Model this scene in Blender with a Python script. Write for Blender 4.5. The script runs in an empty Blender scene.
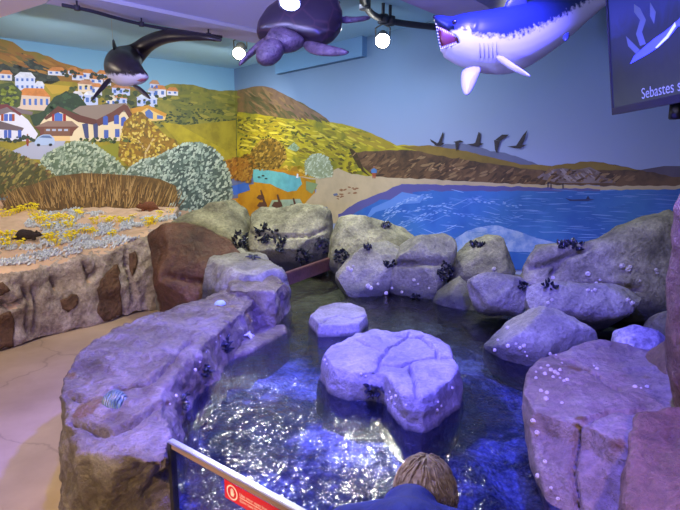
import bpy, bmesh, math, random
from mathutils import Vector, Matrix, noise, geometry
from mathutils.bvhtree import BVHTree
random.seed(7)
col = bpy.context.scene.collection
V = Vector
# ------------------------------------------------------------------ camera
PITCH = math.radians(10); F = 511.0; CAMZ = 2.1
cam_loc = V((0, 0, CAMZ))
FWD = V((0, math.cos(PITCH), -math.sin(PITCH))); UP = V((0, math.sin(PITCH), math.cos(PITCH)))
cd = bpy.data.cameras.new('camera'); cam = bpy.data.objects.new('camera', cd); col.objects.link(cam)
cam.location = cam_loc; cam.rotation_euler = (math.radians(90) - PITCH, 0, 0)
cd.sensor_width = 36; cd.lens = F / 680 * 36; cd.clip_end = 200
bpy.context.scene.camera = cam

def ray(px, py):
    return V(((px - 340) / F, 0, 0)) + FWD + UP * ((255 - py) / F)
def at_z(px, py, z):
    d = ray(px, py); return cam_loc + d * ((z - CAMZ) / d.z)
def at_y(px, py, y):
    d = ray(px, py); return cam_loc + d * (y / d.y)
def at_plane(px, py, o, n):
    d = ray(px, py); return cam_loc + d * ((o - cam_loc).dot(n) / d.dot(n))
def proj(p):
    q = p - cam_loc; w = q.dot(FWD); return (340 + F * q.x / w, 255 - F * q.dot(UP) / w)

# ------------------------------------------------------------------ object helpers
def link(o, parent=None):
    col.objects.link(o)
    if parent: o.parent = parent; o.matrix_parent_inverse = parent.matrix_world.inverted() if False else Matrix.Translation(-V(parent.location))
    return o
def tag(o, label=None, cat=None, group=None, kind=None):
    if label: o['label'] = label
    if cat: o['category'] = cat
    if group: o['group'] = group
    if kind: o['kind'] = kind
    return o
def empty(name, loc, label=None, cat=None, group=None):
    o = bpy.data.objects.new(name, None); o.location = loc; o.empty_display_size = .05
    col.objects.link(o); return tag(o, label, cat, group)
def mesh_obj(name, verts, faces, mats, parent=None, smooth=True, midx=None):
    me = bpy.data.meshes.new(name); me.from_pydata([tuple(v) for v in verts], [], faces)
    if not isinstance(mats, (list, tuple)): mats = [mats]
    for m in mats: me.materials.append(m)
    if midx: me.polygons.foreach_set('material_index', midx)
    me.polygons.foreach_set('use_smooth', [smooth] * len(me.polygons)); me.update()
    o = bpy.data.objects.new(name, me); return link(o, parent)
def bm_obj(name, bm, mats, parent=None, smooth=True):
    bmesh.ops.recalc_face_normals(bm, faces=bm.faces)
    me = bpy.data.meshes.new(name); bm.to_mesh(me); bm.free()
    if not isinstance(mats, (list, tuple)): mats = [mats]
    for m in mats: me.materials.append(m)
    me.polygons.foreach_set('use_smooth', [smooth] * len(me.polygons)); me.update()
    o = bpy.data.objects.new(name, me); return link(o, parent)
def copy_tree(o, parent=None):
    c = o.copy(); col.objects.link(c)
    if parent: c.parent = parent
    for ch in list(o.children): copy_tree(ch, c)
    return c
def box_bm(bm, c, sx, sy, sz, rot=None, bevel=0):
    r = bmesh.ops.create_cube(bm, size=1)
    vs = r['verts']
    bmesh.ops.scale(bm, vec=(sx, sy, sz), verts=vs)
    if bevel:
        es = {e for v in vs for e in v.link_edges}
        rr = bmesh.ops.bevel(bm, geom=list(es), offset=bevel, segments=2, affect='EDGES')
        vs = list({v for f in rr['faces'] for v in f.verts} | {v for v in vs if v.is_valid})
    M = Matrix.Translation(V(c)) @ (rot.to_4x4() if rot else Matrix())
    bmesh.ops.transform(bm, matrix=M, verts=vs); return vs
def tube(bm, pts, rad, seg=10, cap=True):
    pts = [V(p) for p in pts]; n = len(pts)
    rads = rad if isinstance(rad, (list, tuple)) else [rad] * n
    rings = []; prev = None
    for i, p in enumerate(pts):
        t = (pts[min(i + 1, n - 1)] - pts[max(i - 1, 0)]).normalized()
        if prev is None:
            a = t.orthogonal().normalized()
        else:
            a = (prev - t * prev.dot(t)).normalized()
        prev = a; b = t.cross(a)
        rings.append([bm.verts.new(p + (a * math.cos(k * 2 * math.pi / seg) + b * math.sin(k * 2 * math.pi / seg)) * rads[i]) for k in range(seg)])
    for i in range(n - 1):
        for k in range(seg):
            bm.faces.new((rings[i][k], rings[i][(k + 1) % seg], rings[i + 1][(k + 1) % seg], rings[i + 1][k]))
    if cap:
        bm.faces.new(rings[0][::-1]); bm.faces.new(rings[-1])
    return rings
def smooth_path(pts, n=6):
    pts = [V(p) for p in pts]; out = []
    for i in range(len(pts) - 1):
        p0 = pts[max(i - 1, 0)]; p1 = pts[i]; p2 = pts[i + 1]; p3 = pts[min(i + 2, len(pts) - 1)]
        for k in range(n):
            t = k / n
            out.append(.5 * ((2 * p1) + (p2 - p0) * t + (2 * p0 - 5 * p1 + 4 * p2 - p3) * t * t + (3 * p1 - p0 - 3 * p2 + p3) * t ** 3))
    out.append(pts[-1]); return out

# ------------------------------------------------------------------ materials
def new_mat(name):
    m = bpy.data.materials.new(name); m.use_nodes = True; nt = m.node_tree
    return m, nt, nt.nodes['Principled BSDF']
def N(nt, t, **kw):
    n = nt.nodes.new(t)
    for k, v in kw.items():
        if k in n.inputs: n.inputs[k].default_value = v
        else: setattr(n, k, v)
    return n
def c4(c): return (c[0], c[1], c[2], 1)
def srgb(r, g, b):
    f = lambda x: (x / 255 / 12.92) if x / 255 <= .04045 else ((x / 255 + .055) / 1.055) ** 2.4
    return (f(r), f(g), f(b))
def ramp(nt, stops):
    r = nt.nodes.new('ShaderNodeValToRGB'); e = r.color_ramp.elements
    while len(e) < len(stops): e.new(.5)
    for i, (p, c) in enumerate(stops): e[i].position = p; e[i].color = c4(c)
    return r
def coords(nt): return nt.nodes.new('ShaderNodeNewGeometry').outputs['Position']
def plain(name, c, rough=.5, metal=0, spec=.5, noise_amt=0, scale=8, bump=0, bscale=40):
    m, nt, b = new_mat(name)
    b.inputs['Base Color'].default_value = c4(c); b.inputs['Roughness'].default_value = rough
    b.inputs['Metallic'].default_value = metal; b.inputs['Specular IOR Level'].default_value = spec
    if noise_amt or bump:
        p = coords(nt)
    if noise_amt:
        n = N(nt, 'ShaderNodeTexNoise', Scale=scale, Detail=5.0); nt.links.new(p, n.inputs['Vector'])
        lo = tuple(max(0, x * (1 - noise_amt)) for x in c); hi = tuple(min(1, x * (1 + noise_amt)) for x in c)
        r = ramp(nt, [(.3, lo), (.7, hi)]); nt.links.new(n.outputs['Fac'], r.inputs['Fac'])
        nt.links.new(r.outputs['Color'], b.inputs['Base Color'])
    if bump:
        n2 = N(nt, 'ShaderNodeTexNoise', Scale=bscale, Detail=4.0); nt.links.new(p, n2.inputs['Vector'])
        bp = N(nt, 'ShaderNodeBump', Strength=bump, Distance=.01); nt.links.new(n2.outputs['Fac'], bp.inputs['Height'])
        nt.links.new(bp.outputs['Normal'], b.inputs['Normal'])
    return m
def emit(name, c, s):
    m, nt, b = new_mat(name)
    b.inputs['Base Color'].default_value = c4(c); b.inputs['Emission Color'].default_value = c4(c)
    b.inputs['Emission Strength'].default_value = s; return m
def rock_mat(name, cols, scale=3.0, rough=.75, bump=.6, fine=30, crack=0.4, patch=None, wet_shade=None):
    m, nt, b = new_mat(name); p = coords(nt)
    n1 = N(nt, 'ShaderNodeTexNoise', Scale=scale, Detail=8.0, Roughness=.65); nt.links.new(p, n1.inputs['Vector'])
    k = len(cols); r = ramp(nt, [(.3 + .4 * i / (k - 1), c) for i, c in enumerate(cols)])
    nt.links.new(n1.outputs['Fac'], r.inputs['Fac']); out = r.outputs['Color']
    n2 = N(nt, 'ShaderNodeTexNoise', Scale=fine, Detail=6.0, Roughness=.7); nt.links.new(p, n2.inputs['Vector'])
    r2 = ramp(nt, [(.3, (.42, .42, .42)), (.7, (1.25, 1.25, 1.25))]); nt.links.new(n2.outputs['Fac'], r2.inputs['Fac'])
    mx = N(nt, 'ShaderNodeMix', data_type='RGBA', blend_type='MULTIPLY'); mx.inputs[0].default_value = .8
    nt.links.new(out, mx.inputs[6]); nt.links.new(r2.outputs['Color'], mx.inputs[7]); out = mx.outputs[2]
    if patch:   # (colour, scale, threshold): irregular mineral patches
        n3 = N(nt, 'ShaderNodeTexNoise', Scale=patch[1], Detail=3.0); nt.links.new(p, n3.inputs['Vector'])
        r3 = ramp(nt, [(patch[2], (0, 0, 0)), (patch[2] + .04, (1, 1, 1))]); nt.links.new(n3.outputs['Fac'], r3.inputs['Fac'])
        m3 = N(nt, 'ShaderNodeMix', data_type='RGBA'); nt.links.new(r3.outputs['Color'], m3.inputs[0])
        nt.links.new(out, m3.inputs[6]); m3.inputs[7].default_value = c4(patch[0]); out = m3.outputs[2]
    if wet_shade:   # (z, width, colour): wet algae line at the water; set high it paints shaded flanks
        s = N(nt, 'ShaderNodeSeparateXYZ'); nt.links.new(p, s.inputs[0])
        ad = N(nt, 'ShaderNodeMath', operation='MULTIPLY_ADD'); nt.links.new(n1.outputs['Fac'], ad.inputs[0]); ad.inputs[1].default_value = -wet_shade[1]
        nt.links.new(s.outputs['Z'], ad.inputs[2])
        mr = N(nt, 'ShaderNodeMapRange'); nt.links.new(ad.outputs[0], mr.inputs[0])
        mr.inputs[1].default_value = wet_shade[0] - wet_shade[1] * .5; mr.inputs[2].default_value = wet_shade[0] + wet_shade[1] * .1
        mr.inputs[3].default_value = 1; mr.inputs[4].default_value = 0
        m4 = N(nt, 'ShaderNodeMix', data_type='RGBA'); nt.links.new(mr.outputs[0], m4.inputs[0])
        nt.links.new(out, m4.inputs[6]); m4.inputs[7].default_value = c4(wet_shade[2]); out = m4.outputs[2]
    nt.links.new(out, b.inputs['Base Color']); b.inputs['Roughness'].default_value = rough
    v = N(nt, 'ShaderNodeTexVoronoi', feature='DISTANCE_TO_EDGE', Scale=scale * 1.3)
    wv = N(nt, 'ShaderNodeVectorMath', operation='MULTIPLY_ADD'); nt.links.new(n2.outputs['Color'], wv.inputs[0]); wv.inputs[1].default_value = (.12, .12, .12)
    nt.links.new(p, wv.inputs[2]); nt.links.new(wv.outputs[0], v.inputs['Vector'])
    rv = ramp(nt, [(0, (0, 0, 0)), (.05, (1, 1, 1))]); nt.links.new(v.outputs['Distance'], rv.inputs['Fac'])
    b1 = N(nt, 'ShaderNodeBump', Strength=bump, Distance=.08); nt.links.new(n1.outputs['Fac'], b1.inputs['Height'])
    b2 = N(nt, 'ShaderNodeBump', Strength=bump, Distance=.02); nt.links.new(n2.outputs['Fac'], b2.inputs['Height']); nt.links.new(b1.outputs[0], b2.inputs['Normal'])
    last = b2
    if crack:
        b3 = N(nt, 'ShaderNodeBump', Strength=crack, Distance=.02); nt.links.new(rv.outputs['Color'], b3.inputs['Height']); nt.links.new(b2.outputs[0], b3.inputs['Normal']); last = b3
    nt.links.new(last.outputs[0], b.inputs['Normal'])
    return m

# ------------------------------------------------------------------ rock building
def bake(o):
    dg = bpy.context.evaluated_depsgraph_get(); dg.update()
    me = bpy.data.meshes.new_from_object(o.evaluated_get(dg)); old = o.data
    o.modifiers.clear(); o.data = me; bpy.data.meshes.remove(old)
def organic(o, voxel=.03, smooth=4, amp=.022, freq=2.6, amp2=.012, freq2=9, cracks=(), crack_w=.015, crack_d=.03, chisel=.0, zmin=None, facets=0, fdir=None):
    """remesh the rough hull of o, smooth it and roughen it into stone"""
    m = o.modifiers.new('r', 'REMESH'); m.mode = 'VOXEL'; m.voxel_size = voxel
    s = o.modifiers.new('s', 'SMOOTH'); s.iterations = smooth; s.factor = .5
    bake(o)
    me = o.data; off = V((random.uniform(-50, 50), random.uniform(-50, 50), 0))
    segs = []
    for cr in cracks:
        pts = [V(p) for p in cr]; segs += list(zip(pts[:-1], pts[1:]))
    if facets:   # broken faces
        co = [v.co.copy() for v in me.vertices]; cc = sum(co, V()) / len(co)
        for k in range(facets):
            dn = V((random.gauss(0, 1), random.gauss(-.3, 1), random.gauss(.2, .8))).normalized()
            pr = sorted((q - cc).dot(dn) for q in co); lim = pr[-1] * random.uniform(.72, .9)
            for q in co:
                e = (q - cc).dot(dn) - lim
                if e > 0: q -= dn * e * .9
        for v, q in zip(me.vertices, co): v.co = q
        me.update()
    new = []
    if cracks:
        bv = BVHTree.FromPolygons([v.co for v in me.vertices], [tuple(p.vertices) for p in me.polygons]); segs = []
        for cr in cracks:
            pts = []
            for a, b in zip(cr[:-1], cr[1:]):
                for k in range(5):
                    g = V(a).lerp(V(b), k / 4); g += V((noise.noise(g * 9), noise.noise(g * 9 + V((5, 5, 5))), 0)) * .02
                    d = (g - cam_loc).normalized(); loc, _, _, _ = bv.ray_cast(cam_loc, d)
                    if loc is not None: pts.append(loc)
            segs += [(a, b) for a, b in zip(pts[:-1], pts[1:]) if 1e-5 < (a - b).length < .4]
    for v in me.vertices:
        p = v.co.copy(); nrm = v.normal
        q = p + off
        d = amp * noise.fractal(q * freq, 1, 2, 4) + amp2 * noise.fractal(q * freq2, 1, 2, 3)
        if chisel:
            dist, _ = noise.voronoi(q * freq * 1.2)
            d += chisel * (dist[1] - dist[0] - .35)
        for a, b in segs:
            ab = b - a; t = max(0, min(1, (p - a).dot(ab) / ab.length_squared)); dd = (p - a - ab * t).length
            if dd < crack_w * 3: d -= crack_d * math.exp(-(dd / crack_w) ** 2)
        new.append(p + nrm * d)
    for v, p in zip(me.vertices, new):
        if zmin is not None and p.z < zmin: p.z = zmin
        v.co = p
    me.polygons.foreach_set('use_smooth', [True] * len(me.polygons)); me.update()
    return o
def inflate_geo(outline, Yb, Yt, thick, power=.62, K=9, n_sub=2, center=None):
    """outline in image frame; bottom of the outline stands at depth Yb, top at depth Yt; thick along the depth"""
    ys = [p[1] for p in outline]; y0, y1 = min(ys), max(ys)
    o = V((0, Yb, 0)); pb = at_y(340, y1, Yb); pt = at_y(340, y0, Yt)
    d = (pt - pb).normalized(); n = V((1, 0, 0)).cross(d).normalized()
    if n.y > 0: n = -n
    pts = []
    for i in range(len(outline)):
        a, b = outline[i], outline[(i + 1) % len(outline)]
        for k in range(n_sub):
            t = k / n_sub; pts.append((a[0] + (b[0] - a[0]) * t, a[1] + (b[1] - a[1]) * t))
    W = [at_plane(x, y, pb, n) for x, y in pts]
    c = at_plane(center[0], center[1], pb, n) if center else sum(W, V()) / len(W)
    verts = [c - n * thick / 2]; faces = []; m = len(W)
    for k in range(1, K):
        ph = math.pi * k / K; s = math.sin(ph) ** power; dz = -math.copysign(abs(math.cos(ph)) ** power, math.cos(ph))
        for w in W: verts.append(c + (w - c) * s + n * dz * thick / 2)
    verts.append(c + n * thick / 2)
    for i in range(m): faces.append((0, 1 + (i + 1) % m, 1 + i))
    for k in range(K - 2):
        for i in range(m):
            a = 1 + k * m + i; b = 1 + k * m + (i + 1) % m; faces.append((a, b, b + m, a + m))
    L = len(verts) - 1; base = 1 + (K - 2) * m
    for i in range(m): faces.append((L, base + i, base + (i + 1) % m))
    return verts, faces
ROCKS = {}
def bvh_of(o):
    me = o.data; M = o.matrix_basis
    return BVHTree.FromPolygons([M @ v.co for v in me.vertices], [tuple(p.vertices) for p in me.polygons])
def hit(bv, px, py):
    d = ray(px, py).normalized(); loc, nrm, _, _ = bv.ray_cast(cam_loc, d)
    if loc is None: return None, None
    if nrm.dot(d) > 0: nrm = -nrm
    return loc, nrm
def recenter(o):
    vs = [v.co for v in o.data.vertices]; c = V((sum(v.x for v in vs) / len(vs), sum(v.y for v in vs) / len(vs), min(v.z for v in vs)))
    o.data.transform(Matrix.Translation(-c)); o.location = c; return o
def boulder(outline, Yb, Yt, thick, mat, label, name='boulder', cat='rock', group=None, key=None, voxel=.03, center=None, power=.62, facets=9, smooth=2, **kw):
    v, f = inflate_geo(outline, Yb, Yt, thick, power=power, center=center)
    o = mesh_obj(name, v, f, mat); organic(o, voxel=voxel, facets=facets, smooth=smooth, **kw)
    if key: ROCKS[key] = bvh_of(o)
    recenter(o); return tag(o, label, cat, group)
def slab(tops, zb, mat, label, name='boulder', cat='rock', group=None, key=None, flare=1.08, extra=None, voxel=.02, inset=.94, bshift=(0, 0, 0), **kw):
    """tops: world points round the upper edge; stone goes down to zb, a little wider below"""
    c = sum(tops, V()) / len(tops); n = len(tops); verts = []; faces = []
    levels = [(0, inset, 0), (.12, 1.0, 0), (.42, 1 + (flare - 1) * .6, .9), (1, flare, 1)]; bs = V(bshift)
    for f_, sc, sh_ in levels:
        for p in tops:
            z = p.z + (zb - p.z) * f_; q = V((c.x + (p.x - c.x) * sc, c.y + (p.y - c.y) * sc, z)) + bs * sh_; verts.append(q)
    ct = len(verts); verts.append(c.copy()); cb = len(verts); verts.append(V((c.x, c.y, zb)) + bs)
    for L in range(3):
        for i in range(n):
            a = L * n + i; b = L * n + (i + 1) % n; faces.append((a, b, b + n, a + n))
    for i in range(n):
        faces.append((ct, (i + 1) % n, i)); faces.append((cb, 3 * n + i, 3 * n + (i + 1) % n))
    o = mesh_obj(name, verts, faces, mat)
    if extra: pass
    organic(o, voxel=voxel, **kw)
    if key: ROCKS[key] = bvh_of(o)
    recenter(o); return tag(o, label, cat, group)
# ------------------------------------------------------------------ room shell
DC = 12.4
cdir = ray(236, 130); C = V((cdir.x / cdir.y * DC, DC, 0))
A1 = math.radians(49); D1 = V((-math.sin(A1), -math.cos(A1), 0))          # from the corner along the town wall
A2 = math.radians(46); D2 = V((math.cos(A2), -math.sin(A2), 0))          # from the corner along the sea wall
N1 = V((math.cos(A1), -math.sin(A1), 0)); N1 = N1 if N1.dot(-C) > 0 else -N1
N2 = V((-math.sin(A2), -math.cos(A2), 0)); N2 = N2 if N2.dot(-C) > 0 else -N2
ZUP = at_plane(233, 69, C, N1).z; ZLOW = 3.3
def sheet(name, pts, mat, kind='structure', smooth=False):
    bm = bmesh.new(); bm.faces.new([bm.verts.new(V(p)) for p in pts]); o = bm_obj(name, bm, mat, smooth=smooth); tag(o, kind=kind); return o
def slabbox(name, poly, z0, z1, mat, kind='structure'):
    bm = bmesh.new(); lo = [bm.verts.new((p[0], p[1], z0)) for p in poly]; hi = [bm.verts.new((p[0], p[1], z1)) for p in poly]
    n = len(poly); bm.faces.new(lo); bm.faces.new(hi)
    for i in range(n): bm.faces.new((lo[i], lo[(i + 1) % n], hi[(i + 1) % n], hi[i]))
    o = bm_obj(name, bm, mat, smooth=False); return tag(o, kind=kind) if kind else o
def sky_paint(name, stops, z0, z1):
    m, nt, b = new_mat(name); p = coords(nt); s = N(nt, 'ShaderNodeSeparateXYZ'); nt.links.new(p, s.inputs[0])
    n = N(nt, 'ShaderNodeTexNoise', Scale=.7, Detail=3.0); nt.links.new(p, n.inputs['Vector'])
    a = N(nt, 'ShaderNodeMath', operation='MULTIPLY_ADD'); nt.links.new(n.outputs['Fac'], a.inputs[0]); a.inputs[1].default_value = .35; nt.links.new(s.outputs['Z'], a.inputs[2])
    mr = N(nt, 'ShaderNodeMapRange'); nt.links.new(a.outputs[0], mr.inputs[0]); mr.inputs[1].default_value = z0; mr.inputs[2].default_value = z1
    r = ramp(nt, stops); nt.links.new(mr.outputs[0], r.inputs['Fac']); nt.links.new(r.outputs['Color'], b.inputs['Base Color']); b.inputs['Roughness'].default_value = .65
    return m
M_sky1 = sky_paint('sky_paint_town', [(0, (.30, .52, .68)), (1, (.16, .36, .54))], 2.4, 4.4)
M_sky2 = sky_paint('sky_paint_sea', [(0, (.40, .46, .68)), (.5, (.22, .32, .50)), (1, (.10, .19, .30))], 2.2, 4.6)
M_skyc = plain('sky_paint_ceiling', (.34, .60, .80), .7, noise_amt=.06, scale=1)
M_ceil = plain('ceiling_lavender', (.60, .60, .80), .85)
M_beam = plain('beam_grey', (.60, .60, .66), .8)
M_warm_lit = plain('soffit_warm_lit', (.85, .74, .60), .8)  # warm light on the ceiling, painted into this panel's colour
wl = slabbox('wall_left', [C, C + D1 * 16, C + D1 * 16 - N1 * .2, C - N1 * .2], 0, ZUP + .0, M_sky1)
wb = slabbox('wall_back', [C, C + D2 * 13, C + D2 * 13 - N2 * .2, C - N2 * .2], 0, ZUP + .0, M_sky2)
uc = [C - N1 * .3 - N2 * .3, C + D2 * 13, C + D2 * 13 + V((-6, -4, 0)), C + D1 * 16 + V((3, 0, 0)), C + D1 * 16]
slabbox('ceiling', [(p.x, p.y) for p in uc], ZUP, ZUP + .1, M_skyc)
# lower ceiling over the visitors and its beams
e0 = at_z(46, 3.5, ZLOW); e1 = at_z(290, 50, ZLOW); eb0 = at_z(75, 0, ZLOW); eb1 = at_z(240, 28, ZLOW); w1 = at_z(0, 18, ZLOW)
bd = (e1 - e0).normalized(); bn = V((bd.y, -bd.x, 0)); wdir = (w1 - e0).normalized()
far = e0 + wdir * 5
rb = at_z(337, 0, ZLOW)
low = [e0 + bn * .02, e1 + bn * .02, rb, rb + V((.35, -2.2, 0)), (2.6, .2, 0), (2.6, -1.5, 0), (-6, -1.5, 0), (far.x - .6, far.y, 0), far, ]
slabbox('ceiling', [(p[0], p[1]) for p in low], ZLOW + .03, ZUP, M_ceil)
slabbox('trim_1', [(p.x, p.y) for p in (e0, e1, e1 + bn * .36, e0 + bn * .36)], ZLOW, ZLOW + .2, M_beam)
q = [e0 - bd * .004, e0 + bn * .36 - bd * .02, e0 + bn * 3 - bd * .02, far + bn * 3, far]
slabbox('trim_2', [(p.x, p.y) for p in q], ZLOW, ZLOW + .2, M_warm_lit)
r0 = at_z(400, 0, ZLOW); r1 = at_z(434, 14, ZLOW); r2 = at_z(475, 0, ZLOW); r3 = at_z(495, 11, ZLOW)
rd = (r1 - r0).normalized(); rd2 = (r3 - r2).normalized()
slabbox('trim_3', [(p.x, p.y) for p in (r0 - rd * 1.2, r1 + rd * .55, r3 + rd2 * .45, r2 - rd2 * 1.2)], ZLOW, ZUP, plain('beam_lavender', (.40, .38, .52), .85))
# shallow bulkhead box on the sea wall
b0 = at_plane(275, 66, C + N2 * .12, N2); b1 = at_plane(362, 56, C + N2 * .12, N2)
b1.z = b0.z = at_plane(362, 56, C + N2 * .12, N2).z
slabbox('trim_4', [(p.x, p.y) for p in (b0, b1, b1 - N2 * .12, b0 - N2 * .12)], b0.z, ZUP, plain('bulkhead_blue', (.13, .27, .45), .7))
# floor
def floor_mat():
    m, nt, b = new_mat('floor_concrete'); p = coords(nt)
    n = N(nt, 'ShaderNodeTexNoise', Scale=1.3, Detail=8.0, Roughness=.6); nt.links.new(p, n.inputs['Vector'])
    r = ramp(nt, [(.3, srgb(156, 134, 104)), (.7, srgb(184, 160, 128))]); nt.links.new(n.outputs['Fac'], r.inputs['Fac'])
    v = N(nt, 'ShaderNodeTexVoronoi', feature='DISTANCE_TO_EDGE', Scale=.45)
    n2 = N(nt, 'ShaderNodeTexNoise', Scale=3.0, Detail=6.0); nt.links.new(p, n2.inputs['Vector'])
    wv = N(nt, 'ShaderNodeVectorMath', operation='MULTIPLY_ADD'); nt.links.new(n2.outputs['Color'], wv.inputs[0]); wv.inputs[1].default_value = (.35, .35, .35); nt.links.new(p, wv.inputs[2])
    nt.links.new(wv.outputs[0], v.inputs['Vector'])
    rv = ramp(nt, [(0, (.7, .7, .7)), (.006, (1, 1, 1))]); nt.links.new(v.outputs['Distance'], rv.inputs['Fac'])
    mx = N(nt, 'ShaderNodeMix', data_type='RGBA', blend_type='MULTIPLY'); mx.inputs[0].default_value = 1
    nt.links.new(r.outputs['Color'], mx.inputs[6]); nt.links.new(rv.outputs['Color'], mx.inputs[7]); nt.links.new(mx.outputs[2], b.inputs['Base Color'])
    b.inputs['Roughness'].default_value = .5
    bp = N(nt, 'ShaderNodeBump', Strength=.15, Distance=.01); nt.links.new(n2.outputs['Fac'], bp.inputs['Height']); nt.links.new(bp.outputs[0], b.inputs['Normal'])
    return m
slabbox('floor', [(-12, -2), (12, -2), (12, 14), (-12, 14)], -.1, 0, floor_mat())

# ------------------------------------------------------------------ mural painted on the two walls
K0 = proj(C + V((0, 0, .5))); K1 = proj(C + V((0, 0, 4)))
def kx(y): return K0[0] + (K1[0] - K0[0]) * (y - K0[1]) / (K1[1] - K0[1])
mural = empty('landscape_mural', C, 'large mural of golden hills, hillside town, river mouth and blue bay painted across two walls', 'mural')
def clip(poly, side):
    f = lambda p: (p[0] - kx(p[1])) * side
    out = []
    for i in range(len(poly)):
        a, b = poly[i], poly[(i + 1) % len(poly)]; fa, fb = f(a), f(b)
        if fa >= 0: out.append(a)
        if fa * fb < 0:
            t = fa / (fa - fb); out.append((a[0] + (b[0] - a[0]) * t, a[1] + (b[1] - a[1]) * t))
    return out
def wob(pl, amp=.7, step=5):
    out = []
    for i in range(len(pl)):
        a, b = pl[i], pl[(i + 1) % len(pl)]; L = math.hypot(b[0] - a[0], b[1] - a[1]); k = max(1, int(L / step))
        for j in range(k):
            t = j / k; x = a[0] + (b[0] - a[0]) * t; y = a[1] + (b[1] - a[1]) * t
            h = noise.noise(V((x * .13, y * .13, 1))) * amp; out.append((x + h * .6, y + h))
    return out
class Paint:
    def __init__(s, layer): s.v = []; s.f = []; s.mi = []; s.mats = []; s.layer = layer; s.sub = 0
    def add(s, pts, mat):
        if s.layer <= 6 and len(pts) > 8: pts = wob(pts, 1.3, 3)
        if mat not in s.mats: s.mats.append(mat)
        off = .003 + s.layer * .0022 + (s.sub % 20) * .0001; s.sub += 1
        for side, nn in ((-1, N1), (1, N2)):
            q = clip(pts, side)
            if len(q) < 3: continue
            base = len(s.v); W = [at_plane(x, y, C + nn * off, nn) for x, y in q]; s.v += W
            for t in geometry.tessellate_polygon([[V((x, y, 0)) for x, y in q]]):
                if len(set(t)) == 3: s.f.append(tuple(base + i for i in t)); s.mi.append(s.mats.index(mat))
        return s
    def blob(s, x, y, rx, ry, mat, ang=0, n=6):
        ca, sa = math.cos(ang), math.sin(ang)
        return s.add([(x + rx * math.cos(2 * math.pi * k / n) * ca - ry * math.sin(2 * math.pi * k / n) * sa,
                       y + rx * math.cos(2 * math.pi * k / n) * sa + ry * math.sin(2 * math.pi * k / n) * ca) for k in range(n)], mat)
    def scatter(s, poly, n, rx, ry, mats, ang=0, da=.4, w=None):
        xs = [p[0] for p in poly]; ys = [p[1] for p in poly]
        P2 = [V((a, b, 0)) for a, b in poly]; k = 0; tries = 0
        while k < n and tries < n * 20:
            tries += 1; x = random.uniform(min(xs), max(xs)); y = random.uniform(min(ys), max(ys))
            if not inside(poly, x, y): continue
            z = random.uniform(.6, 1.3)
            s.blob(x, y, rx * z, ry * z, random.choice(mats), ang + random.uniform(-da, da)); k += 1
        return s
    def build(s, name, parent=None, label=None):
        o = mesh_obj(name, s.v, s.f, s.mats, parent or mural, smooth=False, midx=s.mi)
        if label: o['label'] = label
        return o
def inside(poly, x, y):
    r = False; j = len(poly) - 1
    for i in range(len(poly)):
        xi, yi = poly[i]; xj, yj = poly[j]
        if (yi > y) != (yj > y) and x < (xj - xi) * (y - yi) / (yj - yi) + xi: r = not r
        j = i
    return r
PC = {}
def pt(r, g, b, tex=0, scale=3, c2=None):
    k = (r, g, b, tex, scale, c2)
    if k in PC: return PC[k]
    m, nt, bb = new_mat('mural_paint'); c = srgb(r, g, b); bb.inputs['Roughness'].default_value = .6
    bb.inputs['Base Color'].default_value = c4(c)
    if tex:
        p = coords(nt); n = N(nt, 'ShaderNodeTexNoise', Scale=float(scale), Detail=7.0, Roughness=.62); nt.links.new(p, n.inputs['Vector'])
        d = srgb(*c2) if c2 else tuple(x * (1 - tex) for x in c)
        rr = ramp(nt, [(.36, d), (.6, c)]); nt.links.new(n.outputs['Fac'], rr.inputs['Fac']); nt.links.new(rr.outputs['Color'], bb.inputs['Base Color'])
    PC[k] = m; return m
# hills of the town side
Paint(0).add([(-150, 36), (0, 39), (12, 41), (24, 50), (40, 53), (60, 62), (88, 70), (108, 77), (135, 88), (150, 95), (150, 160), (-150, 160)], pt(150, 104, 42, 1, 1.2, (112, 108, 40))).build('painted_hill', label='brown hill ridge')
Paint(1).add([(-150, 68), (40, 82), (70, 84), (120, 90), (150, 92), (170, 84), (190, 84), (205, 88), (222, 91), (237.5, 90), (237.5, 190), (150, 180), (-150, 180)], pt(134, 130, 54, 1, 2.8, (80, 90, 48))).scatter([(150, 120), (180, 108), (205, 125), (236, 140), (236, 165), (200, 150)], 260, 1.6, .9, [pt(48, 62, 46), pt(62, 74, 44)]).scatter([(178, 100), (236, 112), (236, 130), (200, 120)], 140, 1.3, .8, [pt(70, 80, 44), pt(56, 66, 40)]).add([(176, 124), (200, 128), (230, 142), (236, 150), (216, 146), (190, 140)], pt(190, 166, 30, .3, 3)).build('painted_hill', label='rounded green hill dotted with scrub')
Paint(2).add([(0, 64), (14, 62), (22, 53), (32, 58), (40, 64), (52, 70), (60, 80), (50, 84), (30, 84), (0, 80), (-150, 75), (-150, 58)], pt(48, 58, 56, .5, 8)).scatter([(0, 66), (22, 56), (52, 74), (46, 82), (0, 78)], 60, 3, 2, [pt(66, 76, 66), pt(38, 48, 48), pt(54, 66, 60)]).build('painted_woods')
Paint(2).add([(36, 80), (75, 82), (100, 96), (118, 108), (80, 116), (40, 110)], pt(168, 148, 40, .35, 3)).add([(44, 84), (70, 86), (78, 92), (52, 94)], pt(190, 156, 52)).build('painted_meadow')
hv = Paint(3); 
hv.scatter([(150, 96), (200, 90), (236, 96), (236, 128), (190, 112)], 60, 5, 1.4, [pt(118, 120, 48), pt(146, 138, 58), pt(104, 108, 50)], ang=.15, da=.2).scatter([(0, 46), (40, 58), (100, 76), (60, 78), (0, 62)], 50, 6, 1.3, [pt(138, 92, 40), pt(164, 116, 50), pt(112, 96, 44)], ang=.35, da=.15)
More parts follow.
